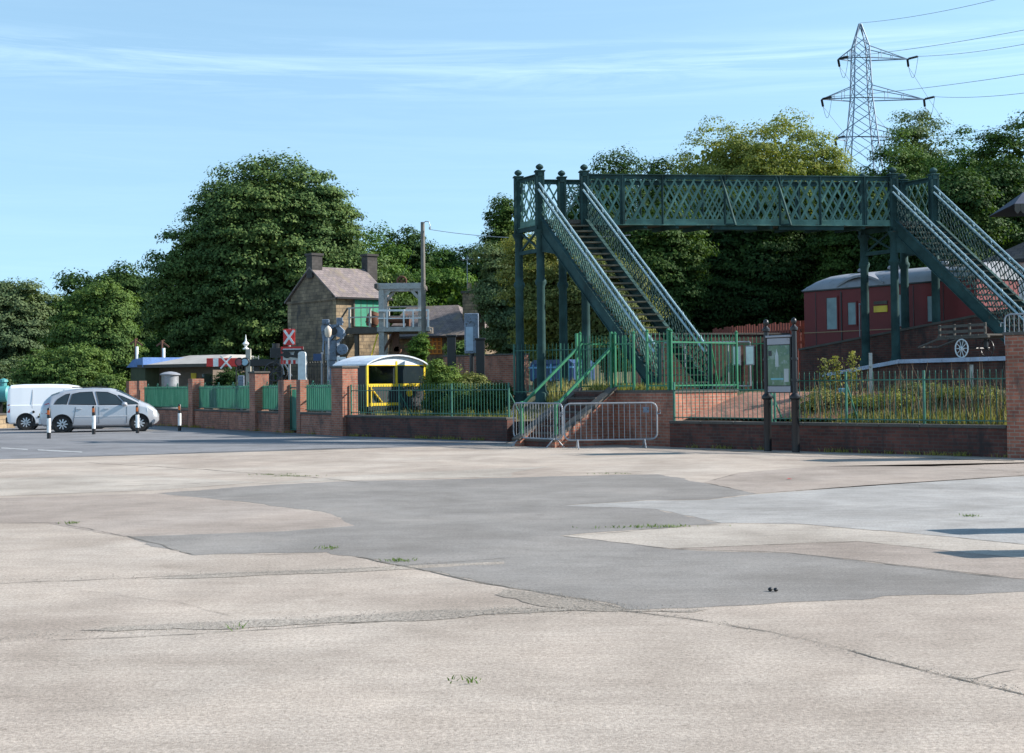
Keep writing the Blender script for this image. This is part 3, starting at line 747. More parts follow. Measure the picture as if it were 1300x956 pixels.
# ================================================================== STATION PLATFORM AND CARRIAGE
pe1 = P(1290, 458, 36.0); pe0 = P(1140, 461, 40.2)
TE = Vector((pe1.x-pe0.x, pe1.y-pe0.y, 0)).normalized(); PE = Vector((pe0.x, pe0.y, 0)); NE = Vector((-TE.y, TE.x, 0))   # NE points right/away
ZP = 2.2
pf = thing('station_platform', 'station platform with pale blue-grey edge stones ramping down to the left', 'platform', PE)
lr = 3.6; Mx = frame(PE, TE)
def ztop(x): return ZP if x > 0 else ZP-.36*min(1, -x/lr)
for x0, x1 in ((-lr, 0), (0, 12.0)):
    mb = MB(Mx); mb.prism([(x0, .4), (x1, .4), (x1, ztop(x1)-.12), (x0, ztop(x0)-.12)], 6.5, 'Y', .12); part('wall', mb, M['brick_dark'], pf)
    mb = MB(Mx); mb.prism([(x0, ztop(x0)-.06), (x1, ztop(x1)-.06), (x1, ztop(x1)-.004), (x0, ztop(x0)-.004)], 6.2, 'Y', .55); part('surface', mb, M['tarmac'], pf)
edge_m = paint('platform_edge_stone', (.42,.46,.58), .6, wear=(.3,.3,.33), amount=.3)
xx = -lr
while xx < 11.9:
    x2 = xx+.9; mb = MB(Mx); mb.prism([(xx+.006, ztop(xx)-.11), (x2-.006, ztop(x2)-.11), (x2-.006, ztop(x2)), (xx+.006, ztop(xx))], .5, 'Y', 0.02); part('edge_stone', mb, edge_m, pf); xx = x2
for px_ in (1104, 1186):   # nothing stands on them; short stay rods under the edge
    pass
# ramped brick wall behind the platform
ra = P(1016, 445, 48.2); rb = P(1240, 402, 43.3)
rwall = thing('ramp_wall', 'dark brick wall with a rising top in front of the maroon carriage', 'wall', (ra.x, ra.y, 1.2))
d_ = Vector((rb.x-ra.x, rb.y-ra.y, 0)); L_ = d_.length; Mx = frame((ra.x,ra.y,0), d_)
mb = MB(Mx); mb.prism([(0,1.0),(L_*1.25,1.0),(L_*1.25,ra.z+(rb.z-ra.z)*1.25),(0,ra.z)], .3, 'Y', 0); part('wall', mb, M['brick_dark'], rwall)
mb = MB(Mx); mb.bar((-.05,.15,ra.z+.03), (L_*1.25,.15,ra.z+(rb.z-ra.z)*1.25+.03), .38, .07); part('coping', mb, M['coping'], rwall)
# carriage
ca = P(1021, 440, 50.0); CD = Vector((.60,-.80,0)).normalized(); Mx = frame((ca.x,ca.y,0), CD)
CA = Vector((ca.x,ca.y,0)); W_ = 2.3; z0c = 2.0
def ck(px, z=3.8): return k_at(CA, CD, px, z)
LC = ck(1240)
car = thing('railway_carriage', 'maroon railway carriage with grey domed roof behind the footbridge', 'railway carriage', (ca.x,ca.y,1.3))
ze = 4.80
mb = MB(Mx); mb.box(0, LC, 0, W_, z0c, ze, .03); part('body', mb, M['maroon'], car)
prof = [(-.06, ze-.01), (W_+.06, ze-.01)]+[(W_/2+(W_/2+.05)*math.cos(t)*1.0, ze+.06+.50*math.sin(t)) for t in [R(a) for a in range(0, 181, 12)]]
mb = MB(Mx)
# domed ends: sections shrink towards the end of the roof
secs = [(-.05,.06),(.12,.45),(.4,.75),(.8,.95),(1.3,1),(LC+.05,1)]; ring_ = [R(a) for a in range(0, 181, 12)]; vs = []
for x, s_ in secs:
    for t in ring_: vs.append((x, W_/2+(W_/2+.07)*math.cos(t), ze+.0+.56*s_*math.sin(t)**.8 if math.sin(t) > 0.001 else ze))
n = len(ring_); fs = [(i*n+j, i*n+j+1, (i+1)*n+j+1, (i+1)*n+j) for i in range(len(secs)-1) for j in range(n-1)]
fs += [tuple(range(n)), tuple(range((len(secs)-1)*n, len(secs)*n))]
mb.add(vs, fs); rf = part('roof', mb, M['roofgrey'], car, True)
mb = MB(Mx); mb.box(-.03, LC+.03, -.05, .03, ze-.05, ze+.03, .01); part('gutter', mb, M['black'], car)
for px_ in (1075, 1113, 1121, 1180):
    k = ck(px_, 5.3); mb = MB(Mx); mb.lathe((k, W_/2-.35, ze+.48), [(.07,0),(.07,.08),(.14,.10),(.15,.16),(.10,.21),(.005,.23)], 10); part('roof_vent', mb, M['galv'], rf, True)
ko = ck(1093, 5.2)
vs = []
for i in range(9):
    t = i/8; x = ko-1.0+2.0*t; z = ze+.05+.30*math.sin(math.pi*t); vs += [(x,-.09,z-.03),(x,-.09,z+.05),(x,.5,z+.16)]
mb = MB(Mx); mb.add(vs, [(3*i+a, 3*i+a+1, 3*i+a+4, 3*i+a+3) for i in range(8) for a in (0,1)]); part('roof_hood', mb, M['roofgrey'], rf, True)
def cwin(pa, pb, ya, yb, nm='window', m='blind', fr='maroon'):
    a, b = ck(pa), ck(pb); zt = 1.6; c = CA+CD*((a+b)/2); s_ = F/c.y
    yh = 488.5-((pa+pb)/2-650)*.0105; z1 = 1.6+(yh-ya)/s_; z0_ = 1.6+(yh-yb)/s_
    mb = MB(Mx); f_ = .05
    mb.box(a-f_, b+f_, -.03, .02, z0_-f_, z0_).box(a-f_, b+f_, -.03, .02, z1, z1+f_).box(a-f_, a, -.03, .02, z0_, z1).box(b, b+f_, -.03, .02, z0_, z1)
    w_ = part(nm, mb, M[fr], car)
    mb = MB(Mx); mb.box(a, b, -.012, .02, z0_, z1); part('pane', mb, M[m], w_)
    return a, b, z0_, z1
for pa, pb, ya, yb in ((1050,1063,378,418), (1141,1149,374,414), (1178,1187,376,408)): cwin(pa, pb, ya, yb)
a, b, q0_, q1_ = cwin(1077, 1087, 384, 412)
mb = MB(Mx); mb.box(a-.28, a-.265, -.02, .01, z0c+.1, ze-.15).box(b+.32, b+.335, -.02, .01, z0c+.1, ze-.15); dr = part('door', mb, M['black'], car)
mb = MB(Mx); mb.tube((b+.2,-.07,2.75), (b+.2,-.07,q1_-.05), .018, 6).box(b+.17, b+.23, -.07, 0, 2.75, 2.8).box(b+.17, b+.23, -.07, 0, q1_-.1, q1_-.05); part('grab_rail', mb, M['galv'], dr)
for px_ in (1036, 1068, 1100, 1132, 1160, 1198):
    mb = MB(Mx); k = ck(px_); mb.box(k-.012, k+.012, -.012, .01, 2.1, 4.7); part('panel_beading', mb, M['black'], car)
mb = MB(Mx); zl = 3.3; mb.box(0.02, LC, -.022, .01, zl, zl+.03); part('waist_line', mb, paint('dull_gold', (.30,.18,.09), .5), car)
a, b = ck(1110), ck(1127); s_ = F/(CA+CD*a).y; yh = 484
mb = MB(Mx); mb.box(a, b, -.03, .01, 1.6+(yh-397)/s_, 1.6+(yh-389)/s_); part('yellow_plate', mb, M['yellow'], car)
mb = MB(Mx); mb.box(a, b, -.03, .01, 1.6+(yh-387)/s_, 1.6+(yh-383)/s_); part('brown_plate', mb, M['timber_dark'], car)
mb = MB(Mx); mb.box(.3, LC-.3, .3, W_-.3, 1.55, 2.0); part('underframe', mb, M['black'], car)
for k in (1.4, LC-1.4):
    for y in (.25, W_-.35):
        mb = MB(Mx); mb.lathe((k, y, 1.75), [(.46,0),(.46,.03),(.42,.04),(.42,.11)], 18, 'Y'); part('wheel', mb, M['black'], car)
# platform trolley
tp = P(1221, 450, 39.0); WR = .27
tt = thing('luggage_trolley', 'old wooden platform trolley with one large white spoked wheel showing', 'trolley', (tp.x, tp.y, ZP))
Mx = frame((tp.x, tp.y, ZP), TE)
for y, nm in ((0,'wheel'), (.9,'wheel')):
    mb = MB(Mx); mb.ring((0,y,WR), WR-.02, .018, 'Y', 24, 6)
    for i in range(10): t = math.pi*2*i/10; mb.tube((0,y,WR), ((WR-.02)*math.cos(t),y,WR+(WR-.02)*math.sin(t)), .010, 5)
    mb.lathe((0,y-.05,WR), [(.05,0),(.06,.05),(.05,.10)], 10, 'Y')
    wl = part(nm, mb, M['white' if y == 0 else 'black'], tt)
mb = MB(Mx)
for i in range(6): mb.box(-.95+.33*i, -.95+.33*i+.31, -.02, .92, .60, .64)
mb.box(-1, 1.02, .0, .08, .54, .60).box(-1, 1.02, .82, .90, .54, .60); part('bed', mb, M['timber_dark'], tt)
mb = MB(Mx)
for x in (-.9,-.3,.3,.9): mb.box(x-.03, x+.03, .0, .05, .64, .95)
mb.box(-.95,.95,.0,.03,.70,.78).box(-.95,.95,.0,.03,.86,.93); part('side_rail', mb, M['timber_dark'], tt)
mb = MB(Mx); mb.tube((-.95,.1,.58), (-1.9,.1,.35), .03, 6).tube((-.95,.8,.58), (-1.9,.8,.35), .03, 6).tube((-1.9,.1,.35), (-1.9,.8,.35), .03, 6); part('handle', mb, M['timber_dark'], tt)
mb = MB(Mx); mb.tube((0,-.05,WR), (0,.95,WR), .03, 8).box(-.06,.06,.0,.06,WR,.55).box(-.06,.06,.84,.9,WR,.55); part('axle', mb, M['black'], tt)
# station buildings at the right edge
sb = P(1262, 330, 52.0); s1 = thing('station_building', 'white walled building with slate roof at the right edge behind the stairs', 'building', (sb.x, sb.y, 1.3))
Mx = frame((sb.x, sb.y, 0), (.8,-.6)); zt_ = yz(1290, 332, 52); ztp = yz(1300, 305, 52)
mb = MB(Mx); mb.box(0, 9, 0, 5, 1.2, zt_); part('wall', mb, M['white'], s1)
mb = MB(Mx); mb.add([(-.4,-.4,zt_),(9.4,-.4,zt_),(9.4,5.4,zt_),(-.4,5.4,zt_),(2.2,2.5,zt_+1.6),(7,2.5,zt_+1.6)], [(0,1,5,4),(1,2,5),(2,3,4,5),(3,0,4),(0,3,2,1)]); part('roof', mb, M['slate'], s1)
mb = MB(Mx); mb.box(-.42,9.42,-.45,-.38,zt_-.12,zt_+.02).box(-.47,-.40,-.4,5.4,zt_-.12,zt_+.02); part('gutter', mb, M['black'], s1)
mb = MB(Mx); mb.box(1.0,2.0,-.04,.02,2.6,3.9); wd = part('window', mb, M['green'], s1); mb = MB(Mx); mb.box(1.1,1.9,-.06,-.03,2.7,3.8); part('pane', mb, M['glass'], wd)
cp = P(1288, 255, 49.0); c1_ = thing('platform_canopy', 'dark canopy with a scalloped valance at the right edge above the slate roof', 'canopy', (cp.x, cp.y, 2.2))
Mx = frame((cp.x,cp.y,0), (1,-.1)); zc = cp.z
mb = MB(Mx); mb.add([(0,0,zc-.1),(6,0,zc-.1),(6,4,zc-.1),(0,4,zc-.1),(.8,2,zc+.55),(6,2,zc+.55)], [(0,1,5,4),(3,4,5,2),(0,4,3),(0,3,2,1),(1,2,5)]); part('roof', mb, paint('blue_black_felt', (.03,.035,.06), .7), c1_)
mb = MB(Mx)
for i in range(30): mb.prism([(i*.2,zc-.1),(i*.2+.19,zc-.1),(i*.2+.19,zc-.34),(i*.2+.095,zc-.46),(i*.2,zc-.34)], .02, 'Y', -.02)
part('valance', mb, M['timber_dark'], c1_)
for y in (.3, 3.7): mb = MB(Mx); mb.tube((1.6,y,2.0), (1.6,y,zc-.1), .09, 10); part('column', mb, M['black'], c1_)
# ================================================================== VEHICLES
def lerp_tab(tab, x):
    for a, b in zip(tab, tab[1:]):
        if a[0] <= x <= b[0]:
            t = (x-a[0])/(b[0]-a[0]); return [p+(q-p)*t for p, q in zip(a[1:], b[1:])]
    return list(tab[0][1:]) if x < tab[0][0] else list(tab[-1][1:])
def section(tab, x):
    zl, zb, zr, w_, wr = lerp_tab(tab, x)
    return [(w_*.86, zl), (w_*.97, zl+.07), (w_, zl+.22), (w_*1.0, (zl+zb)/2+.05), (w_*.975, zb), (w_*.95, zb+.02), (wr+.02, zr-.13), (wr-.03, zr-.07), (wr-.16, zr-.02), (wr*.45, zr), (0, zr+.003)]
def side_y(tab, x, z):
    s_ = section(tab, x)
    for (y0, z0), (y1, z1) in zip(s_, s_[1:]):
        if z0 <= z <= z1 and z1 > z0: return y0+(y1-y0)*(z-z0)/(z1-z0)
    return s_[-3][0]
def make_car(name, label, cat, tab, bodymat, wheels, wins, extra, rw=.31, ends=None):
    t = thing(name, label, cat)
    x0, x1 = tab[0][0], tab[-1][0]; xs = sorted(set([r_[0] for r_ in tab]+[x0+(x1-x0)*i/44 for i in range(45)]))
    vs = []; fs = []
    ns = len(section(tab, 0)); full = 2*ns-1
    for x in xs:
        s_ = section(tab, x); ring_ = [(y, z) for y, z in s_]+[(-y, z) for y, z in s_[-2::-1]]
        vs += [(x, y, z) for y, z in ring_]
    for i in range(len(xs)-1):
        for j in range(full): fs.append((i*full+j, i*full+(j+1)%full, (i+1)*full+(j+1)%full, (i+1)*full+j))
    fs += [tuple(range(full)), tuple(range((len(xs)-1)*full, len(xs)*full))]
    b = finish('body', vs, fs, bodymat, None, True)
    cuts = []
    for wx in wheels:
        for sy in (-1, 1):
            cb = MB(); cb.lathe((wx, sy*.92-.30, rw), [(rw+.065,0),(rw+.065,.60)], 28, 'Y')
            c = finish('cut', cb.v, cb.f, bodymat); cuts.append(c)
            md = b.modifiers.new('b', 'BOOLEAN'); md.operation = 'DIFFERENCE'; md.solver = 'EXACT'; md.object = c
    dg = bpy.context.evaluated_depsgraph_get(); me = bpy.data.meshes.new_from_object(b.evaluated_get(dg))
    b.modifiers.clear(); b.data = me
    for c in cuts: bpy.data.objects.remove(c)
    b.parent = t
    bmn = bmesh.new(); bmn.from_mesh(me)
    for f in bmn.faces: f.smooth = True
    bmn.to_mesh(me); bmn.free(); me.set_sharp_from_angle(angle=R(32))
    mb = MB(); mb.box(x0+.25, x1-.25, -.78, .78, .16, .34)
    for wx in wheels:
        for sy in (-1,1): mb.lathe((wx, sy*.62-.06, rw), [(rw+.07,0),(rw+.07,.1)], 20, 'Y')
    part('underbody', mb, M['black'], t)
    tyre = paint('tyre_rubber', (.018,.018,.018), .85)
    alloy = paint('wheel_silver', (.55,.56,.58), .3, .5)
    for wx in wheels:
        for sy in (-1, 1):
            c = (wx, sy*.70, rw); e = sy
            mb = MB(); mb.lathe(c, [(rw*.66,-.09),(rw*.93,-.09),(rw,-.06),(rw,.06),(rw*.93,.09),(rw*.66,.09)], 28, 'Y'); ty = part('wheel', mb, tyre, t, True)
            mb = MB(); mb.lathe((wx, sy*.70+e*.045, rw), [(rw*.66,-.02),(rw*.66,.02)], 24, 'Y')
            part('hub', mb, M['black'], ty)
            mb = MB(); mb.ring((wx, sy*.70+e*.075, rw), rw*.62, .014, 'Y', 24, 6)
            for k in range(9):
                a = 2*math.pi*k/9; mb.bar((wx+.04*math.cos(a), sy*.70+e*.08, rw+.04*math.sin(a)), (wx+rw*.62*math.cos(a), sy*.70+e*.075, rw+rw*.62*math.sin(a)), .03, .045, up=(-math.sin(a),0,math.cos(a)))
            mb.lathe((wx, sy*.70+e*.07-.02, rw), [(.06,0),(.06,.04)], 12, 'Y')
            part('rim', mb, alloy, ty)
    for nm, poly in wins:
        for sy in (-1, 1):
            mb = MB(); n = len(poly)
            # fan of small quads hugging the body side
            cx = sum(p[0] for p in poly)/n; cz = sum(p[1] for p in poly)/n
            for a, c in zip(poly, poly[1:]+poly[:1]):
                m_ = 3
                for i in range(m_):
                    for q in range(m_):
                        def pt(u_, v_):
                            ex = a[0]+(c[0]-a[0])*u_; ez = a[1]+(c[1]-a[1])*u_; x = cx+(ex-cx)*v_; z = cz+(ez-cz)*v_
                            return (x, sy*(side_y(tab, x, z)+.008), z)
                        if q == 0: mb.add([(cx, sy*(side_y(tab,cx,cz)+.008), cz), pt(i/m_,1/m_), pt((i+1)/m_,1/m_)], [(0,1,2)])
                        else: mb.quad(pt(i/m_,q/m_), pt((i+1)/m_,q/m_), pt((i+1)/m_,(q+1)/m_), pt(i/m_,(q+1)/m_))
            w_ = part(nm, mb, M['glass'], t)
            mb = MB(); pts = [(x, sy*(side_y(tab,x,z)+.006), z) for x, z in poly]; mb.path(pts+[pts[0]], .011, 5); part('window_seal', mb, M['black'], w_)
    extra(t, tab)
    return t
silver = newmat('silver_car_paint'); silver_m = silver[0]; silver[2].inputs['Base Color'].default_value = (.46,.47,.50,1)
silver[2].inputs['Metallic'].default_value = .35; silver[2].inputs['Roughness'].default_value = .32; silver[2].inputs['Coat Weight'].default_value = .6
vw = newmat('white_van_paint'); vw[2].inputs['Base Color'].default_value = (.80,.81,.83,1); vw[2].inputs['Roughness'].default_value = .3; vw[2].inputs['Coat Weight'].default_value = .5
lampred = paint('red_lamp_lens', (.50,.015,.02), .15); lampclear = paint('clear_lamp_lens', (.6,.62,.64), .1, .2)
def bandstrip(tab, xa, xb, za, zb, off=.01, n=14, sy=-1):
    mb = MB()
    for i in range(n):
        x = xa+(xb-xa)*i/n; x2 = xa+(xb-xa)*(i+1)/n
        mb.quad((x, sy*(side_y(tab,x,za)+off), za), (x2, sy*(side_y(tab,x2,za)+off), za), (x2, sy*(side_y(tab,x2,zb)+off), zb), (x, sy*(side_y(tab,x,zb)+off), zb))
    return mb
def car_extra(t, tab):
    for sy in (-1, 1):
        mb = bandstrip(tab, -.88, .98, .58, .61, .012, 20, sy)   # rub strip
        part('rub_strip', mb, paint('bright_trim', (.6,.6,.62), .3), t)
        for xd in (-.95, -.02, .98):
            mb = MB(); pz = [.32+.62*i/8 for i in range(9)]
            for z1, z2 in zip(pz, pz[1:]): mb.bar((xd+(.10*math.sin((z1-.3)*2) if xd < -.5 else 0), sy*(side_y(tab,xd,z1)+.002), z1), (xd+(.10*math.sin((z2-.3)*2) if xd < -.5 else 0), sy*(side_y(tab,xd,z2)+.002), z2), .012, .012)
            part('door_gap', mb, M['black'], t)
        for xd in (-.72, .25):
            mb = MB(); mb.box(xd-.09, xd+.09, sy*(side_y(tab,xd,.86)+.0), sy*(side_y(tab,xd,.86)+.035), .85, .885, .006); part('door_handle', mb, silver_m, t)
        mb = MB(); yy = side_y(tab, .92, 1.0); mb.sphere((.90, sy*(yy+.10), 1.03), .11, 12, 8, (1,1,.75)); part('mirror', mb, silver_m, t, True)
        # tail lamp
        mb = MB(); 
        for (x, z, x2, z2) in ((-2.12,.80,-1.93,.80),):
            pts = [(-2.06,.70),(-1.86,.70),(-1.78,.98),(-1.80,1.10),(-1.96,1.06),(-2.05,.90)]
            q = [(x_, sy*(side_y(tab, x_, z_)+.012), z_) for x_, z_ in pts]; mb.add(q, [(0,1,2,3,4,5)])
            q2 = [(x_-.03, sy*(side_y(tab, x_, z_)-.12), z_) for x_, z_ in pts]; mb.add(q+q2, [(0,5,11,6),(5,4,10,11)])
        part('tail_lamp', mb, lampred, t)
        mb = MB(); pts = [(1.72,.74),(2.03,.66),(2.06,.76),(1.86,.90),(1.70,.88)]; q = [(x_, sy*(side_y(tab, x_, min(z_, lerp_tab(tab,x_)[2]-.06))+.012), z_) for x_, z_ in pts]; mb.add(q, [(0,1,2,3,4)]); part('headlight', mb, lampclear, t)
    # windscreen and rear window lie on the sloping centre surface
    def slope(name, xa, xb, wf):
        mb = MB(); n = 8; m_ = 8
        for i in range(n):
            for j in range(m_):
                def pt(u_, v_):
                    x = xa+(xb-xa)*u_; s_ = section(tab, x); zt_ = s_[9][1]; wr = lerp_tab(tab, x)[4]*wf; y = -wr+2*wr*v_
                    # height on the section at |y|
                    a = abs(y); z = zt_
                    for (y0,z0),(y1,z1) in zip(s_, s_[1:]):
                        if y1 <= a <= y0 and y0 > y1 and z0 > .9: z = z0+(z1-z0)*(y0-a)/(y0-y1)
                    return (x, y, z+.009)
                mb.quad(pt(i/n,j/m_), pt((i+1)/n,j/m_), pt((i+1)/n,(j+1)/m_), pt(i/n,(j+1)/m_))
        part(name, mb, M['glass'], t, True)
    slope('windscreen', .60, 1.42, .93); slope('rear_window', -1.93, -1.45, .88)
    mb = MB(); mb.box(-2.17,-2.05,-.74,.74,.30,.52,.03); part('bumper', mb, silver_m, t)
    mb = MB(); mb.box(-2.19,-2.165,-.27,.27,.60,.71); part('number_plate', mb, M['yellow'], t)
    for y in (-.56,.56): mb = MB(); mb.tube((-1.0,y,1.67),(.2,y,1.68),.018,6); part('roof_bar', mb, M['black'], t)
    mb = MB(); mb.tube((.1,0,1.64),(-.1,0,1.9),.006,5); part('aerial', mb, M['black'], t)
ctab = [(-2.14,.42,.55,.70,.66,.60),(-2.10,.30,.75,.98,.74,.62),(-2.0,.24,.92,1.18,.80,.60),(-1.75,.22,1.02,1.40,.85,.62),(-1.3,.22,1.03,1.56,.87,.64),(-.84,.20,1.0,1.63,.88,.66),(-.24,.20,.98,1.65,.88,.67),
        (.36,.20,.96,1.63,.88,.66),(.66,.20,.95,1.56,.88,.64),(.96,.20,.95,1.42,.88,.66),(1.27,.20,.95,1.25,.87,.70),(1.5,.20,.93,1.12,.86,.74),(1.75,.22,.88,1.02,.83,.70),(1.95,.25,.74,.88,.76,.62),(2.08,.32,.60,.72,.66,.52),(2.14,.40,.50,.58,.56,.45)]
cwins = [('side_window', [(-1.62,1.05),(-1.50,1.24),(-1.22,1.41),(-1.06,1.44),(-1.17,1.04)]),
         ('side_window', [(-1.10,1.04),(-.98,1.42),(-.72,1.48),(-.26,1.50),(-.12,1.02)]),
         ('side_window', [(-.02,1.02),(-.14,1.50),(.28,1.48),(.58,1.36),(.90,1.01)]),
         ('side_window', [(.98,1.02),(.66,1.37),(.80,1.33),(1.34,1.08),(1.40,1.01)])]
sc = make_car('parked_car', 'silver five-door family car parked beside the white van', 'car', ctab, silver_m, (-1.33,1.43), cwins, car_extra)
g = P(128, 543.5, 53.6); sc.location = (g.x, 53.6, 0.004); sc.rotation_euler = (0,0,R(13))
sc.location.z = .004
def van_extra(t, tab):
    for sy in (-1,1):
        mb = bandstrip(tab, -.9, .9, .48, .56, .012, 14, sy); part('rub_strip', mb, M['black'], t)
        mb = MB(); pts = [(-2.04,.70),(-1.94,.70),(-1.94,1.02),(-2.03,1.02)]; mb.add([(x, sy*(side_y(tab,x,z)+.012), z) for x,z in pts]+[(-2.07, sy*(side_y(tab,-2.0,z)-.14), z) for x,z in pts], [(0,1,2,3),(0,3,7,4)]); part('tail_lamp', mb, lampred, t)
        for xd in (-1.1, .1):
            mb = MB(); mb.bar((xd, sy*(side_y(tab,xd,.35)+.0), .35), (xd, sy*(side_y(tab,xd,.95)+.0), .95), .012).bar((xd, sy*(side_y(tab,xd,.98)+.0), .98), (xd, sy*(side_y(tab,xd,1.6)+.0), 1.6), .012); part('panel_gap', mb, M['roofgrey'], t)
        mb = MB(); mb.lathe((-1.05, sy*side_y(tab,-1.05,.72), .72), [(.05,-.02),(.05,.02)], 10, 'Y'); part('fuel_cap', mb, M['black'], t)
        mb = MB(); mb.box(.95,1.1,sy*.84,sy*1.0,.98,1.2,.02); part('mirror', mb, M['black'], t)
        mb = MB(); mb.add([(1.75,sy*(side_y(tab,1.75,.75)+.012),.70),(1.98,sy*(side_y(tab,1.98,.7)+.012),.66),(1.94,sy*(side_y(tab,1.94,.78)+.012),.80),(1.72,sy*(side_y(tab,1.72,.8)+.012),.86)], [(0,1,2,3)]); part('headlight', mb, lampclear, t)
    mb = MB(); mb.box(-2.11,-1.80,-.80,.80,.28,.52,.03); part('bumper', mb, M['black'], t)
    mb = MB(); 
    for y0, y1 in ((-.66,-.04),(.04,.66)): mb.add([(-2.075,y0,1.08),(-2.075,y1,1.08),(-2.03,y1*.94,1.60),(-2.03,y0*.94,1.60)], [(0,1,2,3)])
    part('rear_window', mb, M['glass'], t)
    mb = MB(); mb.box(-2.13,-2.105,-.26,.26,.58,.69); part('number_plate', mb, M['yellow'], t)
vtab = [(-2.07,.40,.72,1.20,.78,.70),(-2.03,.26,.96,1.70,.83,.70),(-1.94,.24,.98,1.79,.85,.70),(-1.5,.22,.98,1.82,.86,.71),(-.5,.22,.98,1.82,.86,.71),(.2,.22,.97,1.80,.86,.71),(.6,.22,.96,1.74,.86,.70),(.95,.22,.96,1.50,.86,.70),
        (1.25,.22,.95,1.22,.86,.74),(1.35,.22,.94,1.10,.85,.74),(1.7,.24,.84,.98,.82,.70),(1.95,.28,.68,.80,.72,.58),(2.04,.36,.55,.64,.6,.48)]
vwins = [('side_window', [(.22,1.03),(.22,1.55),(.62,1.54),(.98,1.20),(1.10,1.02)])]
vn = make_car('parked_van', 'white panel van parked behind the silver car', 'van', vtab, vw[0], (-1.35,1.35), vwins, van_extra)
vn.location = (P(80, 540, 57.4).x, 57.4, .004); vn.rotation_euler = (0,0,R(13))

# bollards
def bollard(x, y, label):
    t = thing('bollard', label, 'bollard', (x, y, .004), 0, 'black and white bollards')
    for z0, z1, m in ((0,.20,'black'),(.20,.66,'white'),(.66,1.0,'black')):
        mb = MB(); mb.M = Matrix.Translation((x,y,.004)); r_ = .062 if m != 'white' else .064
        prof = [(r_,z0),(r_,z1)] if z1 < 1 else [(r_,z0),(r_,z1-.04),(r_*.6,z1)]
        mb.lathe((0,0,0), prof, 16); part('white_sleeve' if m == 'white' else ('cap' if z1 == 1 else 'foot'), mb, M[m], t, True)
    mb = MB(Matrix.Translation((x,y,.004))); mb.box(-.035,.035,-.072,-.055,.78,.92,.004); part('reflector', mb, paint('orange_reflector', (.75,.16,.02), .2), t)
    return t
for (px, py), l in zip(((62,557),(119,551.5),(174.5,550),(228,547)), ('in front of the tail of the silver car, leftmost of four', 'before the middle doors of the silver car', 'in front of the front wheel of the silver car', 'standing clear of the cars by the brick wall')):
    g = G(px, py); bollard(g.x, g.y, 'black and white bollard '+l)
# two made-up bins, added just outside the frame to cast shadows into it
for i, (x, y) in enumerate(((6.25, 15.1), (5.75, 13.15))):
    t = thing('added_shadow_bin', 'made-up bin added outside the right edge of the yard to cast a shadow, '+('the farther' if i == 0 else 'the nearer')+' one', 'bin', (x,y,0), 0, 'added shadow casters')
    Mx = Matrix.Translation((x,y,0)) @ Matrix.Rotation(R(20),4,'Z'); mb = MB(Mx); mb.box(-.2,.2,-.22,.22,.0,.85,.03); part('body', mb, M['black'], t)
    mb = MB(Mx); mb.prism([(-.22,.85),(.22,.85),(.22,.92),(0,1.08),(-.22,.92)], .48, 'Y', -.24); part('lid', mb, M['grey_blue'], t)

# ================================================================== CROWD BARRIERS
def barrier(A, ang, label, L=2.3):
    t = thing('crowd_barrier', label, 'barrier', A, 0, 'crowd control barriers'); Mx = Matrix.Translation(Vector(A)) @ Matrix.Rotation(ang, 4, 'Z')
    z0, z1, r_ = .22, 1.12, .15; pts = []
    for cx, cz, a0 in ((r_, z1-r_, 180), (L-r_, z1-r_, 90), (L-r_, z0+r_, 0), (r_, z0+r_, -90)):
        for k in range(6): a = R(a0-90*k/5); pts.append((cx+r_*math.cos(a), 0, cz+r_*math.sin(a)))
    pts.append(pts[0]); mb = MB(Mx); mb.path(pts, .021, 8); part('frame', mb, M['galv'], t, True)
    mb = MB(Mx); n = 17
    for i in range(1, n): x = L*i/n; mb.tube((x,0,z0+.01),(x,0,z1-.01),.008,6)
    part('bars', mb, M['galv'], t)
    for x in (.32, L-.32):
        mb = MB(Mx); mb.path([(x,-.28,0.01),(x,-.05,z0),(x,.05,z0),(x,.28,0.01)], .018, 6); part('foot', mb, M['galv'], t)
    mb = MB(Mx); mb.path([(-.02,0,.9),(-.10,0,.9),(-.10,0,.8)], .012, 5).path([(L+.0,0,.85),(L+.08,0,.85),(L+.08,0,.95)], .012, 5); part('hook', mb, M['galv'], t)
    return t, Mx
a = G(716, 573.5); b = P(831, 560, 35.4); t, Mx = barrier((1.27, 35.0, 0), R(3), 'galvanised crowd barrier standing square in front of the brick landing', 2.3)
mb = MB(Mx); mb.box(1.95,2.10,-.03,-.022,.88,1.02); part('tag_plate', mb, M['grey_blue'], t)
barrier((.02, 37.2, 0), math.atan2(-1.75, 1.2), 'galvanised crowd barrier placed at an angle across the foot of the brick steps', 2.15)
bb = P(1276, 440, 37.4); t, _ = barrier((bb.x, bb.y, ZP), R(-20), 'galvanised crowd barrier closing the foot of the right-hand bridge stairs', 2.0)

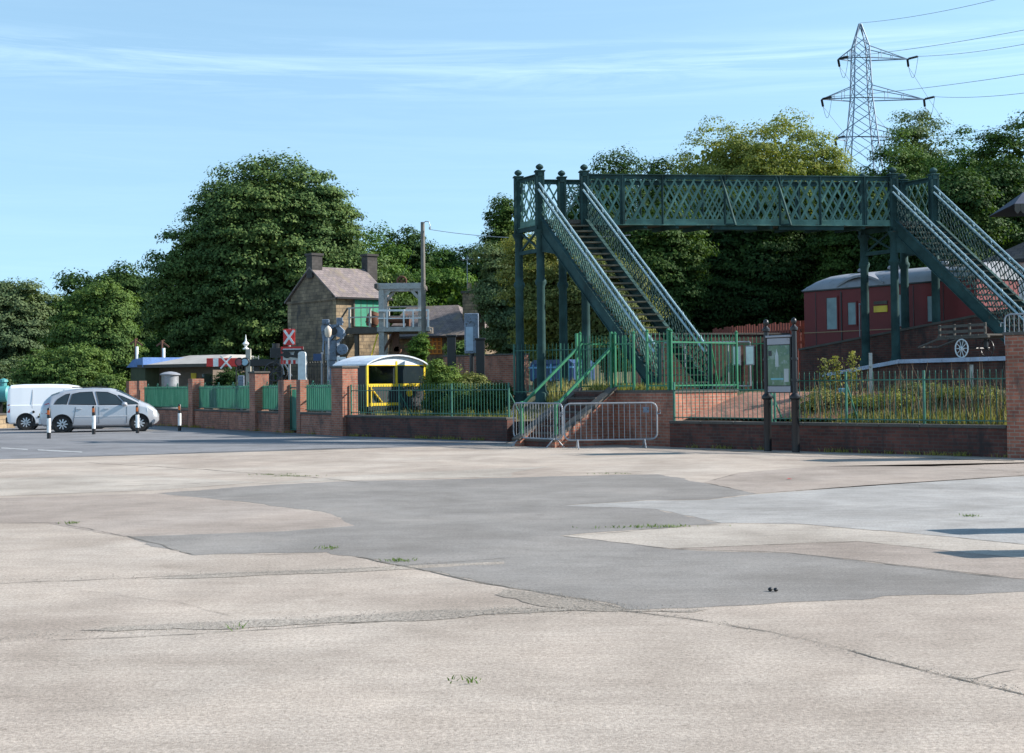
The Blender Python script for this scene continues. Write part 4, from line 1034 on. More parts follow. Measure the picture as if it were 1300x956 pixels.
# ================================================================== INFORMATION BOARD
ip = [G(975, 573), G(1010.5, 574.5)]
ib = thing('information_board', 'black information board with a faded map between two round posts', 'notice board', ip[0])
for p in ip:
    mb = MB(Matrix.Translation(p)); mb.lathe((0,0,0), [(.088,0),(.088,1.18),(.10,1.2),(.13,1.23),(.13,1.27),(.10,1.3),(.064,1.34),(.058,2.75),(.09,2.78),(.09,2.83),(.05,2.87),(.03,2.9),(.055,2.93),(.065,2.98),(.05,3.03),(.01,3.06)], 18)
    mb.lathe((0,0,2.1), [(.085,0),(.085,.05)], 14).lathe((0,0,1.62), [(.085,0),(.085,.05)], 14); part('post', mb, M['black'], ib, True)
u = (ip[1]-ip[0]).normalized(); Lb = (ip[1]-ip[0]).length; Mx = frame(ip[0]+Vector((0,-.03,0)), u)
zb0, zb1 = 1.35, 2.62; x0, x1 = .06, Lb-.07
mb = MB(Mx); mb.box(x0, x1, -.05, .03, zb0, zb1, .008); bd = part('board', mb, M['black'], ib)
m_, nt, b = newmat('faded_map'); v = coords(nt, 'UV')
c = ramp(nt, noise(nt, v, 2.6, 5, .6, .8), [(.28, (.03,.07,.085)), (.40, (.05,.11,.05)), (.55, (.085,.145,.075)), (.70, (.17,.20,.18))])
c = mix(nt, ramp(nt, noise(nt, v, 9, 3), [(.55,(0,0,0)),(.7,(.5,.5,.5))]), c, (.30,.34,.36)); nt.links.new(c, b.inputs['Base Color']); b.inputs['Roughness'].default_value = .15
mb = MB(Mx); mb.box(x0+.03, x1-.03, -.062, -.052, zb0+.17, zb1-.18); part('map_sheet', mb, m_, bd)
mb = MB(Mx); mb.box(x0+.02, x1-.02, -.066, -.05, zb0+.02, zb0+.15); mb.box(x0+.02, x1-.02, -.066, -.05, zb1-.16, zb1-.02); part('grey_strip', mb, M['roofgrey'], bd)
mb = MB(Mx); mb.box(x0+.12, x1-.22, -.066, -.063, zb0+.30, zb0+.34); part('blue_strip', mb, paint('map_blue', (.10,.30,.34), .3), bd)
mb = MB(Mx); mb.prism([(x0+.26,zb0+.6),(x0+.36,zb0+.6),(x0+.36,zb0+.85),(x0+.31,zb0+1.0),(x0+.26,zb0+.85)], .003, 'Y', -.066); part('tower_picture', mb, paint('map_grey', (.33,.38,.38), .4), bd)
mb = MB(Mx); mb.box(x0+.05, x0+.15, -.066, -.063, zb1-.42, zb1-.30); part('dark_square', mb, M['black'], bd)
mb = MB(Mx); mb.box(x1-.2, x1-.06, -.066, -.063, zb0+.25, zb0+.55); part('text_panel', mb, paint('panel_grey', (.30,.33,.33), .4), bd)
mb = MB(Mx); mb.box(x0-.02, x1+.02, -.09, .05, zb1, zb1+.05, .01); part('hood', mb, M['roofgrey'], bd)

# ================================================================== YELLOW TROLLEY
y0 = P(466, 500, 49.0); zt0 = .60
rt = thing('rail_trolley', 'small yellow rail trolley with curved white roof behind the middle railing', 'rail vehicle', (y0.x, y0.y, zt0))
Mx = frame((y0.x, y0.y, 0), RR)    # x along the front, y towards the back (-T)
Wt = k_at((y0.x,y0.y,0), RR, 540, 2.2); zr = yz(466,462,49); ztp = yz(505,450,49.6); zw1 = yz(505,463,49.5); zw0 = yz(505,487,49.5)
Lt = 1.9
mb = MB(Mx); n = 12; vs = []
prof = [( -.06+(Wt+.12)*i/n, zr+ (ztp-zr)*math.sin(math.pi*(i+.0001)/n*.999)**.75) for i in range(n+1)]
mb.prism([(x, z) for x, z in prof]+[(x, z-.05) for x, z in prof[::-1]], Lt+.2, 'Y', -.1)
part('roof', mb, paint('trolley_roof', (.62,.66,.72), .45, wear=(.45,.48,.52)), rt)
fr = MB(Mx)
fr.box(0,.07,0,.07,zt0+.25,zr).box(Wt-.07,Wt,0,.07,zt0+.25,zr).box(Wt/2-.04,Wt/2+.04,0,.06,zw0,zr+.1)
fr.box(.07,Wt-.07,.005,.06,zw0-.10,zw0).box(.07,Wt-.07,.005,.05,zw1-.03,zw1+.0)
part('window_frame', fr, M['yellow'], rt)
for a, b_ in ((.07, Wt/2-.04), (Wt/2+.04, Wt-.07)):
    mb = MB(Mx); mb.box(a, b_, .02, .03, zw0, zw1-.03); part('window', mb, M['glass'] if a > .5 else M['clear'], rt)
mb = MB(Mx); mb.add([(x, .01, z-.05) for x, z in prof[1:-1]]+[(Wt-.05,.01,zw1),(.05,.01,zw1)], [tuple(range(n+1))]); part('gable', mb, _m['trolley_roof'], rt)
mb = MB(Mx); mb.box(.0,Wt,Lt-.05,Lt,zt0+.3,zr); mb.box(0,.04,.07,Lt-.05,zt0+.3,zr-.02).box(.07,Wt-.07,.02,.05,zt0+.3,zw0-.1); mb.box(Wt-.04,Wt,.07,Lt-.05,zt0+.3,zw0); part('body', mb, paint('dark_grey_panel', (.02,.02,.025), .6), rt)
mb = MB(Mx)
mb.bar((.15,-.01,zt0+.3),(.15,-.01,zw0-.1),.1,.03).bar((.2,-.02,zw0-.2),(.6,-.02,zt0+.45),.1,.03).box(.1,Wt*.55,-.04,.0,zt0+.32,zt0+.42)
mb.lathe((Wt*.72,-.02,zt0+.75), [(.13,0),(.13,.04)], 12, 'Y'); part('front_panel', mb, M['yellow'], rt)
mb = MB(Mx); mb.box(-.05,Wt+.05,-.1,Lt+.1,zt0+.14,zt0+.3,.02); part('chassis', mb, M['black'], rt)
for x in (.2, Wt-.25):
    for y in (.25, Lt-.35): mb = MB(Mx); mb.lathe((x,y,zt0+.22), [(.25,0),(.25,.03),(.21,.04),(.21,.1)], 16, 'Y') if False else mb.lathe((x,y,zt0+.24), [(.25,0),(.25,.03),(.21,.04),(.21,.1)], 16, 'X'); part('wheel', mb, M['rust'], rt)
mb = MB(Mx); mb.box(.25,.6,.5,.9,zt0+.3,zt0+1.0,.03); part('seat', mb, M['black'], rt)

# ================================================================== LEVEL CROSSING AND SIGNALS (left, beyond the wall)
def flat(px, py, Y): return P(px, py, Y)
# crossing sign
Y_ = 58.0; c = P(367, 428, Y_); t = thing('crossing_sign', 'red and white crossed level crossing sign above striped light boards', 'sign', (c.x, Y_, 0))
mb = MB(Matrix.Translation((c.x,Y_,0))); mb.tube((.0,.08,0), (0,.08,c.z+.35), .05, 10); part('post', mb, M['galv'], t)
hw = .24; mb = MB(Matrix.Translation((c.x,Y_,c.z))); mb.box(-hw,hw,.0,.03,-.33,.33,.008); part('board', mb, M['red'], t)
mb = MB(Matrix.Translation((c.x,Y_,c.z))); mb.bar((-.20,-.015,-.28),(.20,-.015,.28),.02,.09,up=(0,0,1)).bar((-.20,-.028,.28),(.20,-.028,-.28),.02,.09); part('cross', mb, M['white'], t)
z0 = yz(367,462,Y_); z1 = yz(367,440,Y_)
mb = MB(Matrix.Translation((c.x+.12,Y_,0))); mb.box(-.46,.46,-.0,.04,z0,z1,.01); lb = part('light_board', mb, M['white'], t)
mb = MB(Matrix.Translation((c.x+.12,Y_,0)))
mb.box(-.46,.46,-.012,.0,z1-.08,z1).box(-.46,-.38,-.012,0,z0,z1-.08).box(.38,.46,-.012,0,z0,z1-.08)
for k in range(4): mb.box(-.36+.2*k,-.26+.2*k,-.012,0,z0,z0+.16)
part('red_border', mb, M['red'], lb)
mb = MB(Matrix.Translation((c.x+.12,Y_,0)))
mb.lathe((-.2,-.22,z0+.38), [(.15,0),(.15,.2)], 14, 'Y').lathe((.25,-.22,z0+.38), [(.15,0),(.15,.2)], 14, 'Y').box(-.42,.5,-.1,-.01,z0+.50,z0+.58)
part('lamp_hood', mb, M['black'], lb, True)
# white rounded barrier post
c = P(384, 455, 56.5); t = thing('barrier_pedestal', 'white round-topped barrier pedestal right of the crossing sign', 'barrier pedestal', (c.x, 56.5, 0))
zt_ = yz(384,446,56.5); mb = MB(Matrix.Translation((c.x,56.5,0))); mb.prism([(-.15,0),(.15,0),(.15,zt_-.10),(.11,zt_-.03),(.0,zt_),(-.11,zt_-.03),(-.15,zt_-.10)], .4, 'Y', -.2); part('body', mb, M['white'], t)
mb = MB(Matrix.Translation((c.x,56.5,0))); mb.bar((-.15,-.1,zt_-.22),(-.95,-.15,zt_-.12),.12,.1).bar((-.95,-.15,zt_-.12),(-1.1,-.15,zt_-.5),.08); part('arm', mb, M['black'], t)
# semaphore signal with red arm
Y_ = 64.0; c = P(312, 428, Y_); t = thing('semaphore_signal', 'railway semaphore signal with red arm crossed out and pointed white finial', 'signal', (c.x, Y_, 0)); TX = Matrix.Translation((c.x,Y_,0))
za = yz(290,460,Y_); zt_ = yz(312,443,Y_); mb = MB(TX); mb.box(-.11+.12,.11+.12,-.1,.1,0,zt_,.01); part('post', mb, paint('signal_post', (.42,.39,.33), .6, wear=(.3,.26,.2)), t)
mb = MB(TX); mb.lathe((0,0,zt_-.02), [(.14,0),(.14,.05),(.06,.08),(.05,.14),(.11,.19),(.15,.25),(.11,.31),(.05,.36),(.03,.5),(.005,.68)], 10); part('finial', mb, M['white'], t, True)
sx = Y_/F; x0 = (263-312)*sx; x1 = (303-312)*sx; mb = MB(TX); mb.box(x0,x1,-.17,-.13,za-.19,za+.19,.008); arm = part('signal_arm', mb, M['red'], t)
mb = MB(TX); mb.box((272-312)*sx-.02,(277.5-312)*sx+.02,-.176,-.172,za-.186,za+.186); part('white_band', mb, M['white'], arm)
xc = (288-312)*sx; mb = MB(TX); mb.bar((xc-.25,-.20,za-.28),(xc+.25,-.20,za+.28),.02,.07).bar((xc-.25,-.222,za+.28),(xc+.25,-.222,za-.28),.02,.07); part('white_cross', mb, M['white'], arm)
for px, m in ((304.5,paint('red_lens',(.25,.05,.06),.2)),(311.5,paint('blue_lens',(.35,.52,.62),.2))):
    xx_ = (px-312)*sx; mb = MB(TX); mb.lathe((xx_,-.18,za), [(.19,0),(.21,.02),(.21,.07)], 16, 'Y'); ln = part('spectacle_ring', mb, M['black'], t)
    mb = MB(TX); mb.lathe((xx_,-.19,za), [(.15,0),(.15,.01)], 16, 'Y'); part('lens', mb, m, ln)
mb = MB(TX); mb.box(-.35,-.05,-.15,.1,za-1.2,za-.6,.03).tube((-.2,0,za-1.3),(-.2,0,za-2.4),.06,8); part('lamp_case', mb, M['grey_blue'], t)
mb = MB(TX); mb.tube((.3,.12,0),(.3,.12,zt_-.3),.02,6).tube((.55,.12,0),(.55,.12,zt_-.3),.02,6)
for i in range(14): z=.4+.28*i; mb.tube((.3,.12,z),(.55,.12,z),.014,5) if z < zt_-.3 else None
part('ladder', mb, M['galv'], t)
# blue pole sign, white notice, lamp post
for name, px, pyt, pyb, Y_, m, lab, cat in (('blue_sign', 405, 449, 458, 55.0, 'blue', 'small blue sign on a thin pale pole behind the boarded railing', 'sign'), ('white_notice', 427, 455, 465, 54.0, 'white', 'small white notice on a post beside the tall corner pier', 'sign')):
    c = P(px, 455, Y_); t = thing(name, lab, cat, (c.x,Y_,0)); z1 = yz(px,pyt,Y_); z0 = yz(px,pyb,Y_)
    mb = MB(Matrix.Translation((c.x,Y_,0))); mb.tube((.1,.03,0),(.1,.03,z1+.05),.035,8); part('post', mb, M['galv'], t)
    mb = MB(Matrix.Translation((c.x,Y_,0))); mb.box(-.22,.09,-.02,.0,z0,z1) if m == 'blue' else mb.box(.02,.36,-.02,.0,z0-.05,z1+.05); sg = part('sign_plate', mb, M[m], t)
    if m == 'white':
        mb = MB(Matrix.Translation((c.x,Y_,0))); mb.box(.10,.13,-.028,-.022,z0+.05,z1-.05).box(.13,.2,-.028,-.022,z1-.1,z1-.06).box(.19,.22,-.028,-.022,z0+.1,z1-.08); part('lettering', mb, M['blue'], sg)
Y_ = 54.5; c = P(416.5, 420, Y_); t = thing('lamp_post', 'slim grey lamp post with small frosted lantern beside the blue-grey machine', 'lamp post', (c.x,Y_,0)); zt_ = yz(416,428,Y_)
mb = MB(Matrix.Translation((c.x,Y_,0))); mb.lathe((0,0,0), [(.08,0),(.08,.8),(.05,.9),(.04,zt_)], 10); part('post', mb, M['galv'], t, True)
mb = MB(Matrix.Translation((c.x,Y_,0))); mb.lathe((0,0,zt_), [(.08,0),(.13,.1),(.14,.3),(.09,.38),(.02,.44)], 10); part('lantern', mb, paint('frosted_lantern', (.62,.52,.42), .4), t, True)
# blue grey machine: an old weighing crane head on a pillar
Y_ = 57.0; c = P(421, 430, Y_); t = thing('old_machine', 'weathered blue-grey iron crane machine on a pillar in front of the stone house', 'machine', (c.x,Y_,0)); TX = Matrix.Translation((c.x,Y_,0))
def zp(py): return yz(421,py,Y_)
def xp(px): return (px-421)*Y_/F
mb = MB(TX); mb.box(xp(414),xp(430),-.3,.3,zp(458),zp(432),.03); mb.box(xp(419),xp(427),-.25,.25,0,zp(455),.02); part('pillar', mb, M['grey_blue'], t)
mb = MB(TX); mb.prism([(xp(411),zp(432)),(xp(409),zp(415)),(xp(413),zp(408)),(xp(421),zp(413)),(xp(430),zp(412)),(xp(438),zp(420)),(xp(436),zp(430)),(xp(426),zp(427)),(xp(420),zp(434))], .5, 'Y', -.4); part('head', mb, M['grey_blue'], t)
mb = MB(TX); mb.box(xp(411),xp(420),-.5,-.38,zp(412),zp(406),.02).box(xp(429),xp(437),-.5,-.38,zp(414),zp(404),.02).bar((xp(412),-.45,zp(422)),(xp(438),-.45,zp(409)),.08).bar((xp(430),-.45,zp(436)),(xp(440),-.45,zp(424)),.09).lathe((xp(436),-.5,zp(444)),[(.22,0),(.22,.2)],14,'Y').bar((xp(411),-.42,zp(450)),(xp(413),-.42,zp(425)),.06); part('lever', mb, M['grey_blue'], t)
mb = MB(TX); mb.lathe((xp(425),-.46,zp(421)), [(.16,0),(.16,.08)], 14, 'Y').box(xp(428),xp(433),-.42,-.31,zp(452),zp(440)); part('opening', mb, M['black'], t)
# dark wagon with spoked wheel left of the sign
Y_ = 61.0; c = P(347, 470, Y_); t = thing('old_cart', 'black iron wagon with a big spoked wheel behind the left wall', 'cart', (c.x,Y_,0)); TX = Matrix.Translation((c.x,Y_,0))
def zq(py): return yz(347,py,Y_)
def xq(px): return (px-347)*Y_/F
mb = MB(TX); mb.box(xq(344),xq(359),-.2,.7,zq(455),zq(442),.02).box(xq(318),xq(356),-.1,.8,zq(465),zq(456),.02).tube((xq(350),.1,zq(442)),(xq(350),.1,zq(436)),.16,12); part('body', mb, M['black'], t)
for y in (-.3,.9):
    mb = MB(TX); mb.ring((xq(349),y,zq(472)), .40, .035, 'Y', 20, 6)
    for i in range(8): a = math.pi*2*i/8; mb.tube((xq(349),y,zq(472)),(xq(349)+.4*math.cos(a),y,zq(472)+.4*math.sin(a)),.02,5)
    part('wheel', mb, paint('dark_iron', (.05,.05,.055), .5), t)
mb = MB(TX); mb.bar((xq(358),-.3,zq(455)),(xq(362),-.3,zq(476)),.05).bar((xq(358),-.3,zq(455)),(xq(372),-.3,zq(478)),.05); part('brace', mb, M['galv'], t)
mb = MB(TX); mb.box(xq(322),xq(328),.1,.3,0,zq(465)).box(xq(340),xq(345),.1,.3,0,zq(465)).box(xq(353),xq(357),.1,.3,0,zq(465)); part('leg', mb, M['black'], t)
# black spiked fence behind
fa = P(384, 480, 62.0); fb_ = P(437, 480, 60.0)
railing('spiked_fence', 'tall dark spiked fence in front of the stone house', (fa.x,fa.y,0), (fb_.x,fb_.y,0), .1, yz(405,460,61), 'dark spiked fences', 1.8, 'black', .16, True, .03, False)
fa = P(300, 485, 66); fb_ = P(352, 485, 65)
railing('spiked_fence', 'dark spiked fence behind the semaphore signal', (fa.x,fa.y,0), (fb_.x,fb_.y,0), .1, yz(320,466,66), 'dark spiked fences', 1.8, 'black', .16, True, .03, False)

# low flat building behind the left wall
Y_ = 72.0; a = P(190, 480, Y_); b = P(268, 480, 70.0); t = thing('low_building', 'low brown building with a wide pale grey hipped roof behind the left wall', 'building', (a.x,a.y,0))
Mx = frame((a.x,a.y,0), (b.x-a.x,b.y-a.y)); L_ = (b-a).length; ze = yz(220,463,71); zt_ = yz(220,450,71)
mb = MB(Mx); mb.box(.1,L_-.15,.3,5.5,0,ze-.1); part('wall', mb, paint('brown_render', (.15,.115,.09), .85, wear=(.10,.08,.07)), t)
mb = MB(Mx); e = .5; mb.add([(-.3,-e,ze),(L_+.25,-e,ze),(L_+.25,6,ze),(-.3,6,ze),(.7,2.2,zt_),(L_-.7,2.2,zt_),(L_-.7,3.6,zt_),(.7,3.6,zt_)], [(0,1,5,4),(1,2,6,5),(2,3,7,6),(3,0,4,7),(4,5,6,7),(0,3,2,1)]); part('roof', mb, M['felt'], t)
mb = MB(Mx); mb.box(-.34,L_+.29,-e-.03,-e+.03,ze-.14,ze+.02); part('fascia', mb, M['timber_dark'], t)
c = P(241, 475, 68.6); xx_ = 2.6
mb = MB(Mx); mb.box(L_*.62,L_*.62+.32,.26,.3,1.75,2.35); part('yellow_notice', mb, M['yellow'], t)
mb = MB(Mx); mb.box(.6,1.3,.26,.3,1.4,2.3).box(L_*.8,L_*.8+.6,.26,.3,1.4,2.3); part('window', mb, M['glass'], t)
Y_ = 73; a = P(166, 480, Y_); b = P(186, 480, 71.5); t = thing('low_shed', 'small shed with a bright blue sheet roof left of the low brown building', 'shed', (a.x,a.y,0)); Mx = frame((a.x,a.y,0),(b.x-a.x,b.y-a.y)); L_=(b-a).length
mb = MB(Mx); mb.box(0,L_-.15,0,4,0,yz(180,466,72)); part('wall', mb, paint('olive_board', (.07,.08,.04), .8), t)
mb = MB(Mx); z_ = yz(180,466,72); z2 = yz(180,454,72); mb.prism([(-.2,z_),(L_-.1,z_),(L_-.1,z2),(.6,z2-.1)], 4.3, 'Y', -.15); part('roof', mb, paint('blue_sheet', (.10,.20,.45), .5, wear=(.2,.3,.5)), t)
c = P(216, 480, 66.5); t = thing('round_bin', 'round grey container with a domed lid behind the green boards', 'container', (c.x,c.y,0)); zt_ = yz(216,473,66.5)
mb = MB(Matrix.Translation((c.x,c.y,0))); mb.lathe((0,0,0), [(.38,0),(.40,zt_-.12)], 16); part('body', mb, M['galv'], t, True)
mb = MB(Matrix.Translation((c.x,c.y,0))); mb.lathe((0,0,zt_-.12), [(.48,0),(.48,.05),(.3,.13),(.05,.17)], 16); part('lid', mb, M['roofgrey'], t, True)
for px, h0, lab in ((172,438,'left'),(206,440,'right')):
    c = P(px,450,70.5); t = thing('pipe_post', 'rusty iron post with a white sleeve standing behind the low building, the '+lab+' one', 'post', (c.x,74.5,0), 0, 'rusty posts'); z1 = yz(px,h0-8,74.5); z2 = yz(px,h0+2,74.5)
    c = P(px,450,74.5); TX = Matrix.Translation((c.x,74.5,0)); mb = MB(TX); mb.tube((0,0,0),(0,0,z1),.07,8).bar((-.3,0,z1-.3),(.1,0,z1),.08).bar((.35,0,z1-.35),(.0,0,z1-.1),.08); part('post', mb, M['rust'], t)
    mb = MB(TX); mb.tube((.1,-.1,z2-.9),(.1,-.1,z2),.08,8); part('sleeve', mb, M['white'], t)
# far left: teal tank and low stone wall
c = P(6, 500, 62.0); t = thing('storage_tank', 'teal round-ended tank lying on dark supports at the left edge', 'tank', (c.x,62,0)); TX = Matrix.Translation((c.x,62,0)); zc = yz(6,500,62)
mb = MB(TX); mb.lathe((-2.2,0,zc), [(.05,-.12),(.25,-.09),(.36,0),(.36,2.35),(.25,2.44),(.05,2.47)], 18, 'X'); part('shell', mb, paint('teal_paint', (.07,.28,.28), .5), t, True)
mb = MB(TX); mb.lathe((-.05,0,zc+.3), [(.14,0),(.14,.2),(.2,.22),(.18,.32),(.02,.38)], 12).box(-.16,.06,-.08,.08,zc+.36,zc+.62,.02); part('filler', mb, _m['teal_paint'], t)
mb = MB(TX); mb.box(-2,-1.8,-.3,.3,0,zc-.2).box(-.4,-.2,-.3,.3,0,zc-.2); part('support', mb, M['black'], t)
a = P(-30, 540, 58.5); b = P(15, 540, 60.2); t = thing('low_stone_wall', 'low wall of pale stone blocks behind the white van at the left edge', 'wall', (a.x,a.y,0))
wall_seg(t, (a.x,a.y,0), (b.x,b.y,0), .62, .4, 'stone', cop=True)
# ================================================================== STONE HOUSE
M['soot'] = brickmat('soot_black_stone', [(.085,.075,.07), (.05,.045,.042)], (.05,.045,.04), .3, .15, .01)
c0 = P(427, 440, 74.0); c0 = Vector((c0.x, c0.y, 0)); FD = Vector((.78,.63,0)).normalized(); GD = Vector((-.63,.78,0)).normalized()
kf = k_at(c0, FD, 494, 4); kg = k_at(c0, GD, 365.5, 4); ze = yz(427,377,74)
t = thing('stone_house', 'two-storey sandstone house with slate roof and two chimneys', 'house', c0)
Mx = frame(c0, FD); rg = c0+GD*(kg/2)
zr = P(395, 341, rg.y).z
mb = MB(Mx); mb.box(0,kf,0,.35,-.1,ze); part('front_wall', mb, M['stone'], t)
mb = MB(Mx); mb.box(0,kf,kg-.35,kg,-.1,ze); part('back_wall', mb, M['stone'], t)
sg_ = (zr-ze)/(kg/2)
for x0, x1 in ((0,.35),(kf-.35,kf)):
    mb = MB(Mx); mb.prism([(.352,-.1),(kg-.352,-.1),(kg-.352,ze+.35*sg_-.03),(kg/2,zr-.04),(.352,ze+.35*sg_-.03)], x1-x0, 'X', x0)
    part('gable_wall', mb, M['stone_dark'], t)
mb = MB(Mx); ov = .18; th = .09; s_ = (zr-ze)/(kg/2)
for y0, y1, za, zb in ((-ov, kg/2, ze-ov*s_+.02, zr+.02), (kg+ov, kg/2, ze-ov*s_+.02, zr+.02)):
    mb.add([(-.12,y0,za),(kf+.12,y0,za),(kf+.12,y1,zb),(-.12,y1,zb),(-.12,y0,za+th),(kf+.12,y0,za+th),(kf+.12,y1,zb+th),(-.12,y1,zb+th)], [(0,3,2,1),(4,5,6,7),(0,1,5,4),(1,2,6,5),(2,3,7,6),(3,0,4,7)])
rf = part('roof', mb, M['slate'], t)
mb = MB(Mx); mb.box(-.1,kf+.1,-ov-.12,-ov-.02,ze-.1,ze); part('gutter', mb, M['black'], t)
mb = MB(Mx); mb.box(-.06,.0,-.03,kg+.03,ze-.14,ze).box(-.05,0,-.03,kg+.03,2.95,3.15).box(0,kf,-.05,0,2.95,3.1); part('string_course', mb, M['stone_dark'], t)
for px, zz in ((399,322),(469,323)):
    q = k_at(rg, FD, px, zr); zt_ = P(px, zz, (rg+FD*q).y).z; w2 = .32
    mb = MB(Mx); mb.box(q-w2,q+w2,kg/2-.3,kg/2+.3,zr-.5,zt_-.12); ch = part('chimney', mb, M['soot'], rf)
    mb = MB(Mx); mb.box(q-w2-.06,q+w2+.06,kg/2-.36,kg/2+.36,zt_-.12,zt_); part('chimney_cap', mb, M['soot'], t)
k_a = k_at(c0, FD, 450, 4); k_b = k_at(c0, FD, 481, 4); zd1 = yz(465,380,75.5); zd0 = yz(465,415,75.5)
mb = MB(Mx); mb.box(k_a,k_b,-.06,.02,zd0,zd1); dr = part('loft_door', mb, paint('door_green', (.035,.27,.16), .5, wear=(.03,.2,.12)), t)
mb = MB(Mx)
for i in range(1,4): x = k_a+(k_b-k_a)*i/4; mb.box(x-.012,x+.012,-.07,-.055,zd0,zd1)
mb.box(k_a-.08,k_a,-.08,.02,zd0,zd1+.08).box(k_b,k_b+.08,-.08,.02,zd0,zd1+.08).box(k_a,k_b,-.08,.02,zd1,zd1+.08); part('door_frame', mb, M['timber_dark'], dr)
mb = MB(Mx); mb.box(.9,1.7,-.05,.02,.1,2.1); dr = part('door', mb, M['timber_dark'], t)
mb = MB(Mx); mb.box(2.6,3.3,-.05,.02,1.0,2.0); wn = part('window', mb, M['timber_dark'], t); mb = MB(Mx); mb.box(2.66,3.24,-.07,-.04,1.06,1.94); part('pane', mb, M['glass'], wn)
# walkway in front of the loft door
a = P(441, 416, 73.0); b = P(536, 416, 72.0)
wk = thing('timber_walkway', 'raised dark timber walkway with railings between the stone house and the gantry', 'walkway', (a.x,a.y,0)); Mw = frame((a.x,a.y,0),(b.x-a.x,b.y-a.y)); Lw = (b-a).length; zw = yz(490,415,72.5)
mb = MB(Mw); mb.box(0,Lw,0,1.9,zw-.32,zw); part('deck', mb, M['timber_dark'], wk)
for x in (.1, Lw*.3, Lw*.55, Lw-.1):
    mb = MB(Mw); mb.box(x-.05,x+.05,.02,.12,zw,zw+1.05); part('post', mb, M['timber'], wk)
mb = MB(Mw); mb.box(0,Lw,.03,.09,zw+.98,zw+1.05).box(0,Lw,.03,.09,zw+.5,zw+.56); part('rail', mb, M['timber'], wk)
for x in (.3, Lw*.45): mb = MB(Mw); mb.box(x,x+.2,.2,.4,0,zw-.3); part('leg', mb, M['timber_dark'], wk)
mb = MB(Mw); mb.bar((0,.05,zw+1.0),(-1.3,.05,zw-.9),.06,.08).bar((0,.3,zw),(-1.4,.3,zw-2.0),.08,.2); part('stair_rail', mb, M['timber_dark'], wk)
bp = P(470, 407, 73.2); bt = thing('barrel', 'rusty brown barrel tipped on the walkway before the green loft door', 'barrel', (bp.x,bp.y,zw)); mb = MB(Matrix.Translation((bp.x,bp.y,zw)) @ Matrix.Rotation(R(18),4,'Y')); mb.lathe((0,0,.05), [(.24,0),(.33,.2),(.36,.4),(.33,.6),(.25,.8)], 16); part('staves', mb, M['rust'], bt, True)
mb = MB(Matrix.Translation((bp.x,bp.y,zw)) @ Matrix.Rotation(R(18),4,'Y')); mb.lathe((0,0,.18),[(.335,0),(.345,.05)],16).lathe((0,0,.62),[(.335,0),(.33,.05)],16); part('hoop', mb, M['black'], bt)
bp = P(503, 410, 72.6); bt = thing('rusty_winch', 'rusty red iron winch standing on the gantry deck behind the white railing', 'winch', (bp.x,bp.y,zw)); TX = Matrix.Translation((bp.x,bp.y,zw)); mb = MB(TX); mb.lathe((-.7,0,.35),[(.3,0),(.3,.06),(.17,.07),(.17,1.2),(.3,1.21),(.3,1.27)],14,'X'); part('drum', mb, M['rust'], bt)
mb = MB(TX); mb.box(-.75,-.65,-.3,.3,0,.5).box(-.65,.7,-.05,.05,0,.06).box(.6,.7,-.3,.3,0,.5).bar((.62,0,.35),(.95,0,.7),.06); part('stand', mb, M['rust'], bt)
# gantry
Y_ = 70.0; ga = P(478, 400, Y_); gt = thing('timber_gantry', 'weathered grey timber hoist gantry with a railed platform beside the tall pole', 'gantry', (ga.x,Y_,0)); TX = Matrix.Translation((ga.x,Y_,0)); 
def gx(px): return (px-478)*Y_/F
def gz(py): return yz(508,py,Y_)
for y in (0, 1.9):
    for pa in (481, 531):
        mb = MB(TX); mb.box(gx(pa),gx(pa+6.5),y-.12,y+.12,.0,gz(367)); part('post', mb, M['timber'], gt)
    mb = MB(TX); mb.bar((gx(487),y,gz(378)),(gx(497),y,gz(367)),.1,.14).bar((gx(531),y,gz(378)),(gx(521),y,gz(367)),.1,.14); part('brace', mb, M['timber'], gt)
    mb = MB(TX); mb.box(gx(477),gx(538),y-.17,y+.17,gz(367),gz(359.5)); part('top_beam', mb, M['timber'], gt)
    mb = MB(TX); mb.box(gx(479),gx(546),y-.2,y-.13,gz(421),gz(415)); part('floor_beam', mb, M['timber'], gt)
mb = MB(TX); mb.box(gx(476),gx(480),-.3,2.2,gz(366),gz(360.5)); mb.box(gx(536),gx(539.5),-.3,2.2,gz(366),gz(360.5)); part('cross_beam', mb, M['timber_dark'], gt)
mb = MB(TX); mb.box(gx(480),gx(545),-.1,2.0,gz(421)+.02,gz(419)+.05); part('floor', mb, M['timber_dark'], gt)
mb = MB(TX); mb.box(gx(480),gx(545),-.22,-.14,gz(395.5),gz(393)).box(gx(480),gx(545),-.22,-.14,gz(405),gz(403.5))
for p_ in (491,512,524,543): mb.box(gx(p_),gx(p_+2),-.25,-.19,gz(416),gz(393))
part('railing', mb, M['white'], gt)
mb = MB(TX); mb.ring((gx(508.5),.95,gz(355)), .24, .035, 'Y', 18, 6).ring((gx(508.5),1.05,gz(355)), .2, .03, 'Y', 18, 6)
for i in range(5): a_ = math.pi*2*i/5; mb.tube((gx(508.5),.95,gz(355)),(gx(508.5)+.22*math.cos(a_),.95,gz(355)+.22*math.sin(a_)),.02,5)
part('pulley_wheel', mb, M['rust'], gt)
mb = MB(TX); mb.box(gx(505),gx(512),.7,1.2,gz(360),gz(357)); part('pulley_block', mb, M['rust'], gt)
mb = MB(TX); mb.box(gx(497),gx(505),.5,.9,gz(446),gz(421)).lathe((gx(503),.5,gz(444)),[(.18,0),(.2,.3)],12,'Y').bar((gx(486),.1,gz(446)),(gx(498),.5,gz(423)),.1); part('loading_chute', mb, M['rust'], gt)
